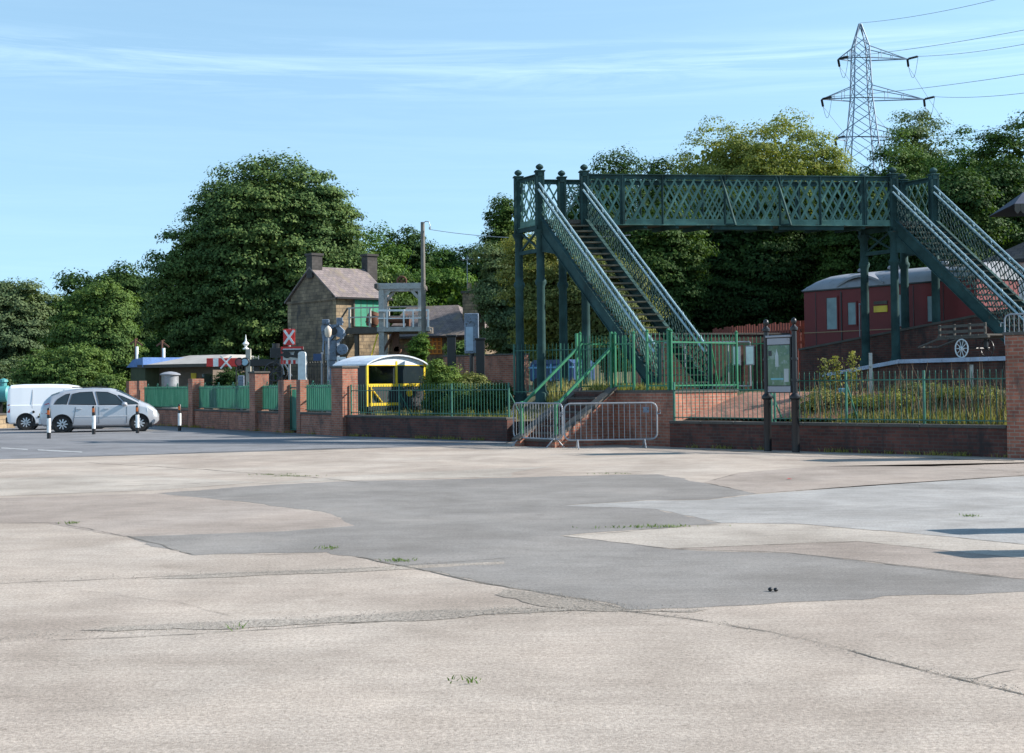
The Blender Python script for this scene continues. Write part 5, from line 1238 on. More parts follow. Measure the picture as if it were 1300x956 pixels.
mb = MB(TX); mb.bar((gx(480),-.3,gz(424)),(gx(472),-.4,gz(452)),.06); part('yellow_rod', mb, M['yellow'], gt)
# telegraph pole, its bracket and wires
Y_ = 66.0; c = P(538.5, 455, Y_); tp_ = thing('telegraph_pole', 'tall weathered wooden pole with an iron swan-neck bracket beside the gantry', 'pole', (c.x,Y_,0)); zt_ = yz(537,282,Y_); xt = P(536.5,282,Y_).x
mb = MB(); mb.tube((c.x,Y_,0),(xt,Y_,zt_),.13,12,.095); part('pole', mb, paint('creosoted_pole', (.17,.155,.135), .9, wear=(.10,.09,.08)), tp_, True)
mb = MB(); mb.path([(xt,Y_-.1,zt_-.1),(xt+.15,Y_-.1,zt_+.03),(xt+.3,Y_-.1,zt_),(xt+.36,Y_-.1,zt_-.2),(xt+.34,Y_-.1,zt_-.3)], .02, 6).lathe((xt+.34,Y_-.1,zt_-.36),[(.04,0),(.05,.1)],8); part('bracket', mb, M['galv'], tp_)
def cable(name, a, b, sag, r_, lab, grp=None, n=24, m='wire'):
    a = Vector(a); b = Vector(b); pts = [a.lerp(b, i/n)-Vector((0,0,sag*4*(i/n)*(1-i/n))) for i in range(n+1)]
    mb = MB(); mb.path(pts, r_, 5); o = part(name, mb, M[m]); return tag(o, lab, 'cable', grp)
cable('overhead_cable', (xt+.34,Y_-.1,zt_-.36), P(800,298.5,52.0), .25, .014, 'overhead wire running from the wooden pole to the left end of the footbridge', m='galv')
cable('guy_wire', (xt,Y_,zt_-.3), P(509,353,71), .05, .014, 'taut rope from the pole top down to the gantry pulley', m='fence')
# ================================================================== SECOND BUILDING
Y_ = 84.0; a = P(492, 430, 84.5); b = P(592, 430, 82.5); t = thing('stone_cottage', 'single-storey stone cottage with long brown slate roof behind the gantry', 'cottage', (a.x,a.y,0)); Mx = frame((a.x,a.y,0),(b.x-a.x,b.y-a.y)); L_ = (b-a).length
ze = yz(560,425,83.5); zr = P(560,388,86.5).z
mb = MB(Mx); mb.box(0,L_-.3,0,6,0,ze); part('wall', mb, M['stone_dark'], t)
mb = MB(Mx); mb.add([(-.2,-.4,ze-.1),(L_+.2,-.4,ze-.1),(L_+.2,6.4,ze-.1),(-.2,6.4,ze-.1),(-.2,3,zr),(L_-1.9,3,zr)], [(0,1,5,4),(1,2,5),(2,3,4,5),(3,0,4),(0,3,2,1)]); rf = part('roof', mb, M['slate'], t)
mb = MB(Mx); mb.box(-.2,L_+.25,-.48,-.38,ze-.2,ze-.08); part('gutter', mb, M['black'], t)
o_ = Vector((a.x,a.y,0)); ud = Vector((b.x-a.x,b.y-a.y,0)).normalized()
xa, xb = k_at(o_,ud,545,2.5), k_at(o_,ud,561,2.5); z0 = yz(552,449,83.5); z1 = yz(552,429,83.5)
mb = MB(Mx)
for i in range(4): x = xa+(xb-xa)*i/3; mb.box(x-.04,x+.04,-.06,0,z0,z1)
for i in range(5): z = z0+(z1-z0)*i/4; mb.box(xa-.04,xb+.04,-.05,0,z-.035,z+.035)
wf = part('window', mb, M['orange_wood'], t); mb = MB(Mx); mb.box(xa,xb,-.02,-.01,z0,z1); part('pane', mb, paint('amber_glass', (.25,.11,.03), .2), wf)
kc = k_at(o_+Vector((0,2.4,0)), ud, 586, 5); zc1 = P(586,374,85.4).z; zc0 = ze
mb = MB(Mx); mb.box(kc-.52,kc+.52,1.5,2.4,2.0,zc1); ch = part('chimney', mb, M['stone'], rf)
mb = MB(Mx); mb.box(kc-.6,kc+.6,1.42,2.48,zc1,zc1+.14); part('chimney_cap', mb, M['coping'], t)
for i in (-.25,.2): mb = MB(Mx); mb.lathe((kc+i,1.95,zc1+.14),[(.15,0),(.12,.45),(.15,.5)],10); part('chimney_pot', mb, paint('clay_pot', (.45,.30,.17), .8), t)
mb = MB(Mx); zz = zc1+.14; mb.tube((kc-.4,1.95,zz),(kc-.4,1.95,zz+2.2),.025,5).tube((kc-.8,1.95,zz+1.9),(kc+.1,1.95,zz+1.9),.015,5)
for i in range(5): mb.tube((kc-.75+.2*i,1.7,zz+1.9),(kc-.75+.2*i,2.2,zz+1.9),.012,4)
part('aerial', mb, M['galv'], t)
# small stone outhouse left of the house
a = P(332,470,88); b = P(366,470,88); t = thing('stone_outhouse', 'low grey slate-roofed outhouse half hidden under the great sycamore', 'outhouse', (a.x,88,0)); Mx = frame((a.x,88,0),(1,0)); L_=b.x-a.x
z0 = yz(350,440,88); z1 = yz(350,428,90); mb = MB(Mx); mb.box(0,L_+1,0,4,0,z0-1.2); part('wall', mb, M['stone_dark'], t)
mb = MB(Mx); mb.add([(-.2,-.3,z0-1.2),(L_+1.2,-.3,z0-1.2),(L_+1.2,2,z1),(-.2,2,z1),(L_+1.2,4.3,z0-1.2),(-.2,4.3,z0-1.2)], [(0,1,2,3),(3,2,4,5),(0,3,5),(1,4,2),(0,5,4,1)]); part('roof', mb, M['slate'], t)
a = P(243,460,92); t = thing('far_roof', 'small distant house with grey slate roof between the bushes', 'house', (a.x,92,0)); Mx = frame((a.x,92,0),(1,0)); z0 = yz(255,452,92); z1 = yz(255,437,94)
mb = MB(Mx); mb.box(0,1.6,0,3,0,z0); part('wall', mb, M['stone_dark'], t); mb = MB(Mx); mb.add([(-.2,-.2,z0),(1.8,-.2,z0),(1.8,1.5,z1),(-.2,1.5,z1),(1.8,3.2,z0),(-.2,3.2,z0)], [(0,1,2,3),(3,2,4,5),(0,3,5),(1,4,2),(0,5,4,1)]); part('roof', mb, M['slate'], t)
# black posts and blue grey relay column right of the cottage
for px, y0_, lab in ((573.5,428,'left'),(610,432,'right')):
    c = P(px,470,50.0); t = thing('black_post', 'stout black timber post in the garden behind the railing, the '+lab+' one', 'post', (c.x,50,.6), 0, 'black timber posts'); mb = MB(); z1 = yz(px,y0_,50); mb.box(c.x-.15,c.x+.15,49.85,50.15,.4,z1,.01); part('shaft', mb, M['black'], t)
    mb = MB(); mb.box(c.x-.19,c.x+.19,49.81,50.19,z1,z1+.08,.02); part('cap', mb, M['black'], t)
Y_ = 52.0; c = P(599,440,Y_); t = thing('relay_cabinet', 'tall pale blue-grey steel cabinet on a post beside the black post', 'cabinet', (c.x,Y_,.6)); z1 = yz(599,398,Y_); z0 = yz(599,449,Y_)
mb = MB(); mb.box(c.x-.26,c.x+.26,Y_-.2,Y_+.2,z0,z1,.02); cb = part('case', mb, M['grey_blue'], t)
mb = MB(); mb.box(c.x-.21,c.x+.05,Y_-.22,Y_-.2,z0+.1,z1-.5); part('door', mb, paint('pale_blue_grey', (.35,.45,.55), .5), cb)
mb = MB(); mb.tube((c.x,Y_,.5),(c.x,Y_,z0),.09,10); part('post', mb, M['black'], t)
# brick garden wall and blue wagons behind the bridge legs
a = P(566,470,56); b = P(668,470,53.5); t = thing('garden_wall', 'old red brick wall running behind the black posts', 'wall', (a.x,a.y,.5)); zt_ = yz(620,450,55)
wall_seg(t, (a.x,a.y,0), (b.x,b.y,0), zt_, .3, 'brick')
a = P(672,470,50); b = P(728,470,49); t = thing('blue_wagon', 'low blue painted wagon behind the legs of the footbridge', 'wagon', (a.x,a.y,1.3)); Mx = frame((a.x,a.y,0),(b.x-a.x,b.y-a.y)); L_=(b-a).length
z0 = yz(700,484,50); z1 = yz(700,457,50)
mb = MB(Mx); mb.box(0,L_,0,1.5,z0,z1-.15,.04); mb.prism([(0,z1-.15),(L_,z1-.15),(L_-.2,z1),(.2,z1)],1.5,'Y',0); part('body', mb, M['blue'], t)
mb = MB(Mx)
for i in range(5): x=L_*(i+.5)/5; mb.box(x-.03,x+.03,-.03,0,z0,z1-.15)
mb.box(0,L_,-.04,0,z1-.3,z1-.24); part('rib', mb, paint('light_blue_paint', (.12,.3,.5), .5), t)
for x in (.35, L_-.35): mb = MB(Mx); mb.lathe((x,-.02,z0-.1),[(.22,0),(.22,.08)],14,'Y'); part('wheel', mb, M['black'], t)
# far red-brown wall/fence beside the carriage and brick wall behind the tall green fence
a = P(905,440,60); b = P(1020,440,52.5); t = thing('rusty_fence', 'rusty red-brown board fence left of the maroon carriage', 'fence', (a.x,a.y,1.3)); Mx = frame((a.x,a.y,0),(b.x-a.x,b.y-a.y)); L_=(b-a).length
zt_ = yz(960,412,56); mb = MB(Mx); n = int(L_/.22)
for i in range(n): mb.box(.22*i,.22*i+.15,0,.03,1.0,zt_+rnd.uniform(-.06,.06))
part('boards', mb, paint('rusty_boards', (.24,.06,.04), .8, wear=(.30,.20,.16), amount=.35), t)
mb = MB(Mx); mb.box(0,L_,.03,.09,zt_-.4,zt_-.3).box(0,L_,.03,.09,1.6,1.7); part('rail', mb, M['rust'], t)
a = P(1012,400,51.6); t = thing('red_gate', 'bright rusty red steel gate post panel against the carriage end', 'gate', (a.x,a.y,1.3)); Mx = frame((a.x,a.y,0),(1,-.2)); z1=yz(1016,407,51.5); z0=yz(1016,443,51.5)
mb = MB(Mx); rp = paint('orange_red_paint', (.45,.07,.03), .6, wear=(.25,.05,.03))
for i in range(3): mb.box(-.25+.2*i,-.25+.2*i+.12,0,.04,z0,z1)
part('bars', mb, rp, t); mb = MB(Mx); mb.box(-.28,.3,-.03,0,z0+.2,z0+.3).box(-.28,.3,-.03,0,z1-.3,z1-.2); part('rail', mb, rp, t)
a = P(838,460,52); b = P(925,440,55); t = thing('brick_retaining_wall', 'dull red brick wall at the foot of the wooded bank behind the stairs', 'wall', (a.x,a.y,1.2)); zt_ = yz(890,424,53.5)
wall_seg(t, (a.x-1,a.y,0), (b.x+3.5,b.y-1,0), zt_, .35, 'brick_dark')
# ================================================================== PYLON
Y_ = 190.0; c = P(1100,480,Y_); py = thing('pylon', 'steel lattice electricity pylon with three pairs of cross arms', 'pylon', (c.x,Y_,3)); TX = Matrix.Translation((c.x,Y_,0))
def pz(yy): return P(1105,yy,Y_).z
def hwid(z):   # half width of the body
    tab = [(pz(30),.12),(pz(60),.98),(pz(125),1.22),(pz(200),1.95),(0,4.6)]
    for (a,wa),(b,wb) in zip(tab,tab[1:]):
        if b <= z <= a: return wa+(wb-wa)*(a-z)/(a-b)
    return 5.2
levels = [pz(30),pz(48),pz(60),pz(76),pz(92),pz(108),pz(125),pz(142),pz(160),pz(180),pz(203),pz(230),pz(270),pz(320),pz(390),0.0]
leg = [(-1,-1),(1,-1),(1,1),(-1,1)]
for sx,sy in leg:
    mb = MB(TX)
    for a,b in zip(levels,levels[1:]): mb.bar((sx*hwid(a),sy*hwid(a),a),(sx*hwid(b),sy*hwid(b),b),.13)
    part('leg', mb, M['steelblue'], py)
mb = MB(TX)
for a,b in zip(levels,levels[1:]):
    for i in range(4):
        p,q = leg[i],leg[(i+1)%4]
        mb.bar((p[0]*hwid(a),p[1]*hwid(a),a),(q[0]*hwid(b),q[1]*hwid(b),b),.07); mb.bar((q[0]*hwid(a),q[1]*hwid(a),a),(p[0]*hwid(b),p[1]*hwid(b),b),.07)
part('bracing', mb, M['steelblue'], py)
arms = [(75,60,1064,1152),(126,110,1043,1173),(176,160,1060,1160)]
tips = []
cx_ = c.x
for ya,yt,xl,xr in arms:
    za = pz(ya); zt_ = pz(yt)
    for px in (xl,xr):
        tip = Vector((P(px,ya,Y_).x-cx_,0,P(px,ya,Y_).z)); sg = 1 if tip.x > 0 else -1; mb = MB(TX); w_ = hwid(za)
        for s_ in (-1,1):
            mb.bar((sg*w_,s_*w_,za),tip,.13); mb.bar((sg*hwid(zt_),s_*hwid(zt_),zt_),tip,.10)
            for f_ in (.3,.6):
                pA = Vector((sg*w_,s_*w_,za)).lerp(tip,f_); pB = Vector((sg*hwid(zt_),s_*hwid(zt_),zt_)).lerp(tip,f_); mb.bar(pA,pB,.06)
        mb.bar((-w_,-w_,za),(w_,-w_,za),.1); ar = part('cross_arm', mb, M['steelblue'], py)
        WD = Vector((.80,-.60,.10)).normalized(); e1 = tip+WD*1.5; e2 = tip+Vector((.45,1.2,-.75))
        for e in (e1,e2):
            mb = MB(TX); d_ = (e-tip); n = 9
            mb.tube(tip,e,.06,6)
            for i in range(n): q = tip+d_*((i+1.2)/(n+1.4)); mb.tube(q,q+d_.normalized()*.08,.16,10)
            part('insulator', mb, M['black'], ar)
        mb = MB(TX); pp = [e1+(e2-e1)*(i/8)-Vector((0,0,2.2*math.sin(math.pi*i/8))) for i in range(9)]; mb.path(pp,.03,4); part('jumper', mb, M['wire'], ar)
        tips.append((Vector((cx_,Y_,0))+e1, Vector((cx_,Y_,0))+e2))
# conductors: to the upper right edge and away behind the trees
ends = [(1300,85-0),(1300,42),(1300,158-55),(1300,103),(1300,158),(1300,142)]
targets = [(1340,24+8),(1340,41),(1340,72),(1340,96),(1340,137),(1340,140)]
tg = {0:(1300,24),1:(1300,42),2:(1300,80),3:(1300,104),4:(1300,160),5:(1300,142)}
for i,(e1,e2) in enumerate(tips):
    w_ = ('upper left','upper right','middle left','middle right','lower left','lower right')[i]
    px,py_ = tg[i]; q = P(px,py_,150); e = e1+(q-e1)*2.2
    cable('power_line', e1, e, 1.2, .028, 'high-voltage wire leaving the '+w_+' arm of the pylon towards the upper right', 'power lines', 30)
    cable('power_line', e2, e2+Vector((75,130,-12)), 6, .024, 'high-voltage wire running away behind the trees from the '+w_+' arm of the pylon', 'power lines', 24)
tpp = Vector((cx_,Y_,pz(30)+.1)); q = P(1220,0,150)
cable('power_line', tpp, tpp+(q-tpp)*2.0, .8, .025, 'thin earth wire leaving the very top of the pylon', 'power lines', 24)
# ================================================================== VEGETATION
rng = np.random.default_rng(5)
def leaf_obj(name, C, Nn, size, m, parent=None, kind=None):
    """many small folded leaf-shaped faces; C centres, Nn facing directions, size lengths"""
    n = len(C); a = rng.normal(size=(n,3)); a -= (a*Nn).sum(1)[:,None]*Nn; a /= np.linalg.norm(a,axis=1)[:,None]+1e-9
    b = np.cross(Nn, a); s_ = size[:,None]
    V = np.empty((n,4,3), np.float32)
    V[:,0] = C-a*s_*.5; V[:,1] = C+b*s_*.32+Nn*s_*.06; V[:,2] = C+a*s_*.5-Nn*s_*.05; V[:,3] = C-b*s_*.32+Nn*s_*.06
    me = bpy.data.meshes.new(name); me.vertices.add(n*4); me.vertices.foreach_set('co', V.reshape(-1))
    me.loops.add(n*4); me.loops.foreach_set('vertex_index', np.arange(n*4, dtype=np.int32))
    me.polygons.add(n); me.polygons.foreach_set('loop_start', np.arange(0,n*4,4, dtype=np.int32)); me.update(calc_edges=True)
    me.materials.append(m); o = bpy.data.objects.new(name, me); COL.objects.link(o)
    if parent: o.parent = parent
    return o
def unit(v): return v/(np.linalg.norm(v,axis=1)[:,None]+1e-9)
def crown_pts(lobes, n, leaf, clump=.9, inner=.25, up=.25, droop=0.0):
    """lobes: (centre, radii). Clumps sit on and just inside the union of the lobes, leaves cloak each clump"""
    vol = np.array([r[0]*r[1]+r[0]*r[2]+r[1]*r[2] for _, r in lobes]); share = vol/vol.sum()
    Cs, Ns, Ss = [], [], []
    for (c, r), sh in zip(lobes, share):
        c = np.array(c); r = np.array(r); nl = int(n*sh); area = 4*math.pi*((r[0]*r[1]+r[0]*r[2]+r[1]*r[2])/3)
        nc = max(8, int(area/(clump*clump)*1.1)); d = unit(rng.normal(size=(nc,3))); rad = .80+.20*rng.random(nc)
        rad *= 1+.10*np.sin(d[:,0]*5+c[0])*np.cos(d[:,2]*6+c[1])+.04*rng.normal(size=nc); rad *= 1+.42*d[:,2]**2*(1-d[:,2]**2)
        cc = c+d*r*rad[:,None]; cr = clump*(.55+.6*rng.random(nc))
        k = rng.integers(0, nc, nl); ld = rng.normal(size=(nl,3)); ld = unit(ld); ld[:,2] = np.abs(ld[:,2])*.8+ld[:,2]*.2
        lr = cr[k]*(.55+.5*rng.random(nl)); p = cc[k]+ld*lr[:,None]*np.array([1,1,.8])
        if droop: p[:,2] -= droop*rng.random(nl)**2
        nn = unit(ld*1.0+d[k]*.5+rng.normal(size=(nl,3))*.45+np.array([0,0,up]))
        Cs.append(p); Ns.append(nn); Ss.append(leaf*(.6+.8*rng.random(nl)))
        ni = int(nl*inner); p = c+unit(rng.normal(size=(ni,3)))*r*(rng.random(ni)**.45*.82)[:,None]; Cs.append(p); Ns.append(unit(rng.normal(size=(ni,3)))); Ss.append(leaf*2.2*(.7+.6*rng.random(ni)))
    return np.concatenate(Cs), np.concatenate(Ns), np.concatenate(Ss)
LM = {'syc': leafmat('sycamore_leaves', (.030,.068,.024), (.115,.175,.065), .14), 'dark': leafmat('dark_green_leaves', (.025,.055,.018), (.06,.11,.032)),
      'mid': leafmat('mid_green_leaves', (.04,.095,.022), (.105,.18,.045)),
      'light': leafmat('light_green_leaves', (.075,.135,.035), (.16,.23,.065)),
      'olive': leafmat('olive_leaves', (.10,.14,.04), (.24,.265,.09), .35),
      'grey': leafmat('grey_green_leaves', (.07,.11,.05), (.17,.22,.11)),
      'ivy': leafmat('ivy_leaves', (.08,.11,.035), (.24,.25,.10), .3),
      'weed': leafmat('weed_leaves', (.12,.15,.035), (.34,.30,.13), .3)}
def trunk(t, base, top, r0, ends, m='bark'):
    mb = MB(); base = Vector(base); top = Vector(top); n = 5; pts = [base.lerp(top, i/n)+Vector((math.sin(i*1.7)*.12*r0*4, math.cos(i*2.3)*.1*r0*4, 0))*(i/n) for i in range(n+1)]
    for i in range(n): mb.tube(pts[i], pts[i+1], r0*(1.15-.55*i/n) if i else r0*1.5, 9, r0*(1.15-.55*(i+1)/n))
    part('trunk', mb, M[m], t, True)
    mb = MB()
    for j, e in enumerate(ends):
        s_ = pts[2+j % 4]; e = Vector(e); mid = s_.lerp(e,.5)+Vector((0,0,.10*(e-s_).length)); mb.tube(s_,mid,r0*.42,6,r0*.26); mb.tube(mid,e,r0*.26,6,r0*.08)
    if ends: part('limbs', mb, M[m], t, True)
def tree(name, label, px, ytop, wpx, Y, kind, n, leaf, group=None, zbase=None, lobes=None, clump=1.0, cat='tree', low=.12, thick=.8, tr=True, inner=.25):
    c = P(px, 480, Y); z0 = terr(c.x, Y) if zbase is None else zbase; ztop_ = P(px, ytop, Y).z; W_ = wpx*Y/F; H = (ztop_-z0)*(1.05 if lobes is None else 1.0)
    t = thing(name, label, cat, (c.x, Y, z0), 0, group)
    if lobes is None:
        cz = z0+H*(low+(1-low)/2); rr_ = (W_/2*.86, W_/2*thick*.86, H*(1-low)/2*.86); lobes = [((0,0,cz-z0), rr_)]
        ns = 4+int(W_ > 8)*3
        for i in range(ns):
            a = 2*math.pi*i/ns+rng.random()*.8; f = .40+.2*rng.random(); q = .42+.18*rng.random()
            lobes.append(((math.cos(a)*rr_[0]*f*1.15, math.sin(a)*rr_[1]*f, cz-z0+rr_[2]*(rng.random()*1.0-.45)), (rr_[0]*q*1.1, rr_[1]*q*1.1, rr_[2]*q)))
    else: lobes = [((x*W_, y*W_, z*H), (a*W_, b*W_, c_*H)) for x, y, z, a, b, c_ in lobes]
    C_, N_, S_ = crown_pts(lobes, int(n*1.9), leaf*.66, clump, inner); ok = C_[:,2] > .05; C_, N_, S_ = C_[ok], N_[ok], S_[ok]
    if tr:
        ends = [(c.x+l[0][0]*.9, Y+l[0][1]*.9, z0+l[0][2]) for l in lobes[:7]]
        trunk(t, (c.x,Y,z0-.3), (c.x, Y, z0+H*.72), max(.07, H*.022), ends)
    leaf_obj('crown' if tr else 'foliage', C_, N_, S_, LM[kind], t); return t
# great sycamore: explicit lobes following its outline
tree('sycamore_tree', 'huge dark round-headed sycamore towering left of the stone house', 330, 197, 300, 86, 'syc', 92000, .27, None, 0,
     [(.05,0,.55,.37,.32,.34),(.05,0,.76,.28,.24,.19),(.24,0,.76,.13,.14,.12),(.27,0,.68,.15,.16,.16),(-.28,0,.51,.17,.2,.19),(-.31,0,.31,.14,.16,.13),(0,-.05,.31,.35,.30,.16),(.40,0,.50,.13,.15,.16),(-.12,0,.70,.17,.18,.16),(.28,-.1,.42,.22,.22,.18)], 1.15)
tl = [('bushy_tree','pale green bushy tree behind the silver car, lower than its neighbours',122,362,118,76,'light',26000,.20,0),
 ('broad_tree','dark round tree rising behind the pale bushy tree on the left',128,343,170,97,'dark',26000,.3,0),
 ('broad_tree','grey-green tree at the left edge of the picture',6,362,120,92,'grey',22000,.26,0),
 ('broad_tree','dark green low tree filling the gap right of the left-edge tree',68,385,80,100,'dark',12000,.3,0),
 ('broad_tree','small pale tree between the great sycamore and the low building',232,425,90,96,'light',11000,.24,0),
 ('broad_tree','dark tree low behind the great sycamore on its left side',185,400,70,104,'dark',11000,.3,0),
 ('woodland_tree','mid green tree joining the sycamore above the house chimney',470,298,110,104,'mid',22000,.28,1),
 ('woodland_tree','round-topped dark green tree just left of the telegraph pole',512,291,84,112,'dark',18000,.3,1),
 ('woodland_tree','mid green tree behind the telegraph pole',556,318,80,118,'mid',16000,.3,1),
 ('woodland_tree','dark tree forming the low skyline right of the telegraph pole',605,312,92,126,'dark',17000,.32,1),
 ('woodland_tree','mid green tree behind the cottage chimney',560,345,130,98,'mid',24000,.26,1),
 ('woodland_tree','dark tree behind the ridge of the stone cottage',500,350,100,95,'dark',17000,.26,1),
 ('slender_tree','tall narrow dark tree just left of the footbridge tower',641,252,52,84,'dark',15000,.22,1),
 ('woodland_tree','grey-green leafy tree between cottage chimney and footbridge',650,318,84,66,'grey',26000,.17,1),
 ('woodland_tree','ivy-covered tree seen through the legs of the footbridge',700,300,110,56,'ivy',34000,.15,1),
 ('woodland_tree','ivy-covered tree under the left flight of bridge stairs',770,330,120,55,'ivy',32000,.15,1),
 ('skyline_tree','dark wide tree whose top shows over the left third of the bridge span',795,194,124,120,'dark',16000,.3,1),
 ('skyline_tree','dark tree on the skyline over the middle of the bridge span',868,196,112,124,'dark',16000,.3,1),
 ('skyline_tree','small dark tree beside the big yellow-green hawthorn, on its left',915,204,70,118,'dark',14000,.3,1),
 ('skyline_tree','dark tree showing through the lattice at the left end of the span',745,228,90,116,'dark',14000,.3,1),
 ('hawthorn_tree','big yellow-green tree rising above the centre right of the bridge span',988,146,225,78,'olive',70000,.19,1),
 ('hawthorn_tree','yellow-green tree left of and below the pylon',1065,192,90,80,'olive',18000,.19,1),
 ('ash_tree','tall grey-green tree with a feathery top right of the pylon',1172,130,96,74,'grey',26000,.2,1),
 ('ash_tree','lighter tree in front of the feathery one right of the pylon',1140,176,110,72,'light',24000,.18,1),
 ('ash_tree','dark leafy tree above the right-hand newel posts',1225,172,110,68,'mid',26000,.18,1),
 ('ash_tree','dark tall tree filling the upper right corner of the woods',1292,152,130,64,'dark',36000,.18,1)]
for nm, lb, px, yt, wp, Y_, kd, n, lf_, right in tl:
    tree(nm, lb, px, yt, wp, Y_, kd, n, lf_, None, clump=.85 if Y_ < 85 else 1.1, low=.05 if right else .06)
# shaded bank of dark trees behind the bridge
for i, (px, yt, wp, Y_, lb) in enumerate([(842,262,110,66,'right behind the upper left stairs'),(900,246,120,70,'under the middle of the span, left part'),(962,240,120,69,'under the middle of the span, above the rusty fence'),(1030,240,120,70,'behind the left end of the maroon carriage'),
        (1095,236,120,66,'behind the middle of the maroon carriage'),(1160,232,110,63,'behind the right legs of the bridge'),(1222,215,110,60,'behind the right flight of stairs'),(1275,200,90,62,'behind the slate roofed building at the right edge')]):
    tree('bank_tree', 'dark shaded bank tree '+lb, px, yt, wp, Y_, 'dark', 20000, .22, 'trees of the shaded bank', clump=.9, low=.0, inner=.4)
# shrubs
sh = [('feathery_shrub','pale feathery green shrub behind the white van',82,440,116,67,'light',15000,.16),('feathery_shrub','green shrub at the left edge behind the teal tank',10,455,80,70,'grey',9000,.16),
 ('shrub','low green shrub between the silver car and the shed',140,472,50,66,'light',5000,.14),('shrub','leafy shrub growing behind the shed with the blue roof',186,432,50,82,'mid',6000,.18),('shrub','green shrub over the roof of the low building',262,432,60,84,'light',7000,.18),
 ('shrub','dark shrub by the foot of the semaphore signal',335,455,46,72,'dark',5000,.16),('shrub','dark shrub under the wagon by the left wall',290,468,36,69,'dark',4000,.15),
 ('conifer_shrub','dark green drooping conifer beside the telegraph pole foot',532,424,26,58,'mid',5000,.12),
 ('shrub','bright green shrub in the garden left of the black post',562,463,38,48.5,'light',6000,.10),('shrub','low grey-green shrub right of the yellow trolley',549,472,24,50,'grey',4500,.10),('shrub','low shrub between the two black posts',596,474,50,49,'ivy',5000,.10),
 ('shrub','dark bushy shrub behind the middle of the spiked railing',570,490,60,45.5,'dark',7500,.11),('shrub','dark shrub behind the right end of the middle railing',622,490,56,44.5,'dark',6500,.11),
 ('shrub','low olive weed bush behind the right spiked railing, nearest the information board',1050,500,70,34.2,'weed',3500,.07),('shrub','low weed bush in the middle of the dry bed behind the right railing',1120,506,80,33.6,'olive',3500,.07),('shrub','dark low weed bush behind the right end of the right spiked railing',1225,498,100,32.8,'ivy',5000,.07),('shrub','small dull bush under the ramp of the station platform',1165,492,70,34.5,'ivy',3500,.07),
 ('shrub','bright green garden shrub seen past the cottage window',585,432,52,60,'light',8000,.14),('shrub','green shrub below the cottage eaves',570,455,50,60,'mid',6000,.14)]
for nm, lb, px, yt, wp, Y_, kd, n, lf_ in sh: tree(nm, lb, px, yt, wp, Y_, kd, n, lf_, None, None, None, .35, 'shrub', 0.0, .9, False, .3)
# tall grasses and dry weeds
def blades(name, label, pts, h0, h1, m, w_=.014, n_leaf=0, kind='stuff', spread=.12):
    mb_v = []; fs = []; k = 0
    P_ = np.array(pts); n = len(P_)
    ang = rng.random(n)*6.283; hh = h0+(h1-h0)*rng.random(n)**1.3; lean = rng.normal(size=(n,2))*spread
    V = np.empty((n,6,3), np.float32); dx = np.cos(ang)*w_; dy = np.sin(ang)*w_
    for j, (fz, fw, fl) in enumerate(((0,1,0),(.55,.8,.35),(1,.12,1))):
        for q, sg in enumerate((-1,1)):
            V[:,j*2+q,0] = P_[:,0]+sg*dx*fw+lean[:,0]*hh*fl; V[:,j*2+q,1] = P_[:,1]+sg*dy*fw+lean[:,1]*hh*fl; V[:,j*2+q,2] = P_[:,2]+hh*fz
    me = bpy.data.meshes.new(name); me.vertices.add(n*6); me.vertices.foreach_set('co', V.reshape(-1))
    idx = np.array([0,1,3,2,2,3,5,4], np.int32)[None]+np.arange(n, dtype=np.int32)[:,None]*6
    me.loops.add(n*8); me.loops.foreach_set('vertex_index', idx.reshape(-1)); me.polygons.add(n*2); me.polygons.foreach_set('loop_start', np.arange(0,n*8,4,dtype=np.int32)); me.update(calc_edges=True)
    me.materials.append(m); o = bpy.data.objects.new(name, me); COL.objects.link(o); o['kind'] = kind; o['label'] = label; o['category'] = 'grass'; return o
def strip_pts(A, B, d0, d1, n, z=None):
    out = []
    A = Vector(A); B = Vector(B); u = (B-A); nr = Vector((-u.y,u.x,0)).normalized()
    for _ in range(n):
        q = A+u*rnd.random()+nr*rnd.uniform(d0,d1); out.append((q.x,q.y,(terr(q.x,q.y) if z is None else z)-.02))
    return out
kw = kb+.3
wst = K2+ur*kw
blades('dry_grass', 'dry straw-coloured grass and weeds behind the right spiked railing', strip_pts(wst, K3+ur*1, .3, 3.2, 5000), .05, .34, leafmat('straw_grass', (.20,.18,.09), (.44,.39,.25), .3))
blades('green_grass', 'green grass growing among the dry weeds by the railing', strip_pts(wst, wst+ur*5.5, .25, 2.2, 3500), .08, .40, LM['weed'])
blades('dead_stems', 'thin brown dead stems of tall weeds in front of the station platform', strip_pts(wst, K3+ur*1, .4, 3.0, 1100), .45, 1.15, paint('dead_stem', (.12,.085,.05), .9, wear=(.2,.15,.09)), .009, spread=.16)
blades('tall_grass', 'tufts of tall grass behind the middle railing', strip_pts(K0+um*.8, K1, .4, 3.5, 2500), .08, .35, LM['weed'])
blades('tall_grass', 'feathery grasses around the legs of the footbridge', strip_pts(K1+RR*2.5-um*2, K1+RR*2.5+um*1, 0, 1.5, 800), .2, .6, leafmat('pale_grass', (.25,.24,.14), (.45,.42,.28), .3))
blades('landing_weeds', 'yellowish weeds along the top of the brick landing', [(lambda q: (q.x,q.y,ZL))(Cc.lerp(D_, rnd.random())+RR*rnd.uniform(.0,.5)) for _ in range(900)]+[(lambda q: (q.x,q.y,ZL))(Ff.lerp(Cc, rnd.random())+RR*rnd.uniform(.2,1.0)) for _ in range(600)], .05, .22, LM['weed'], .008)
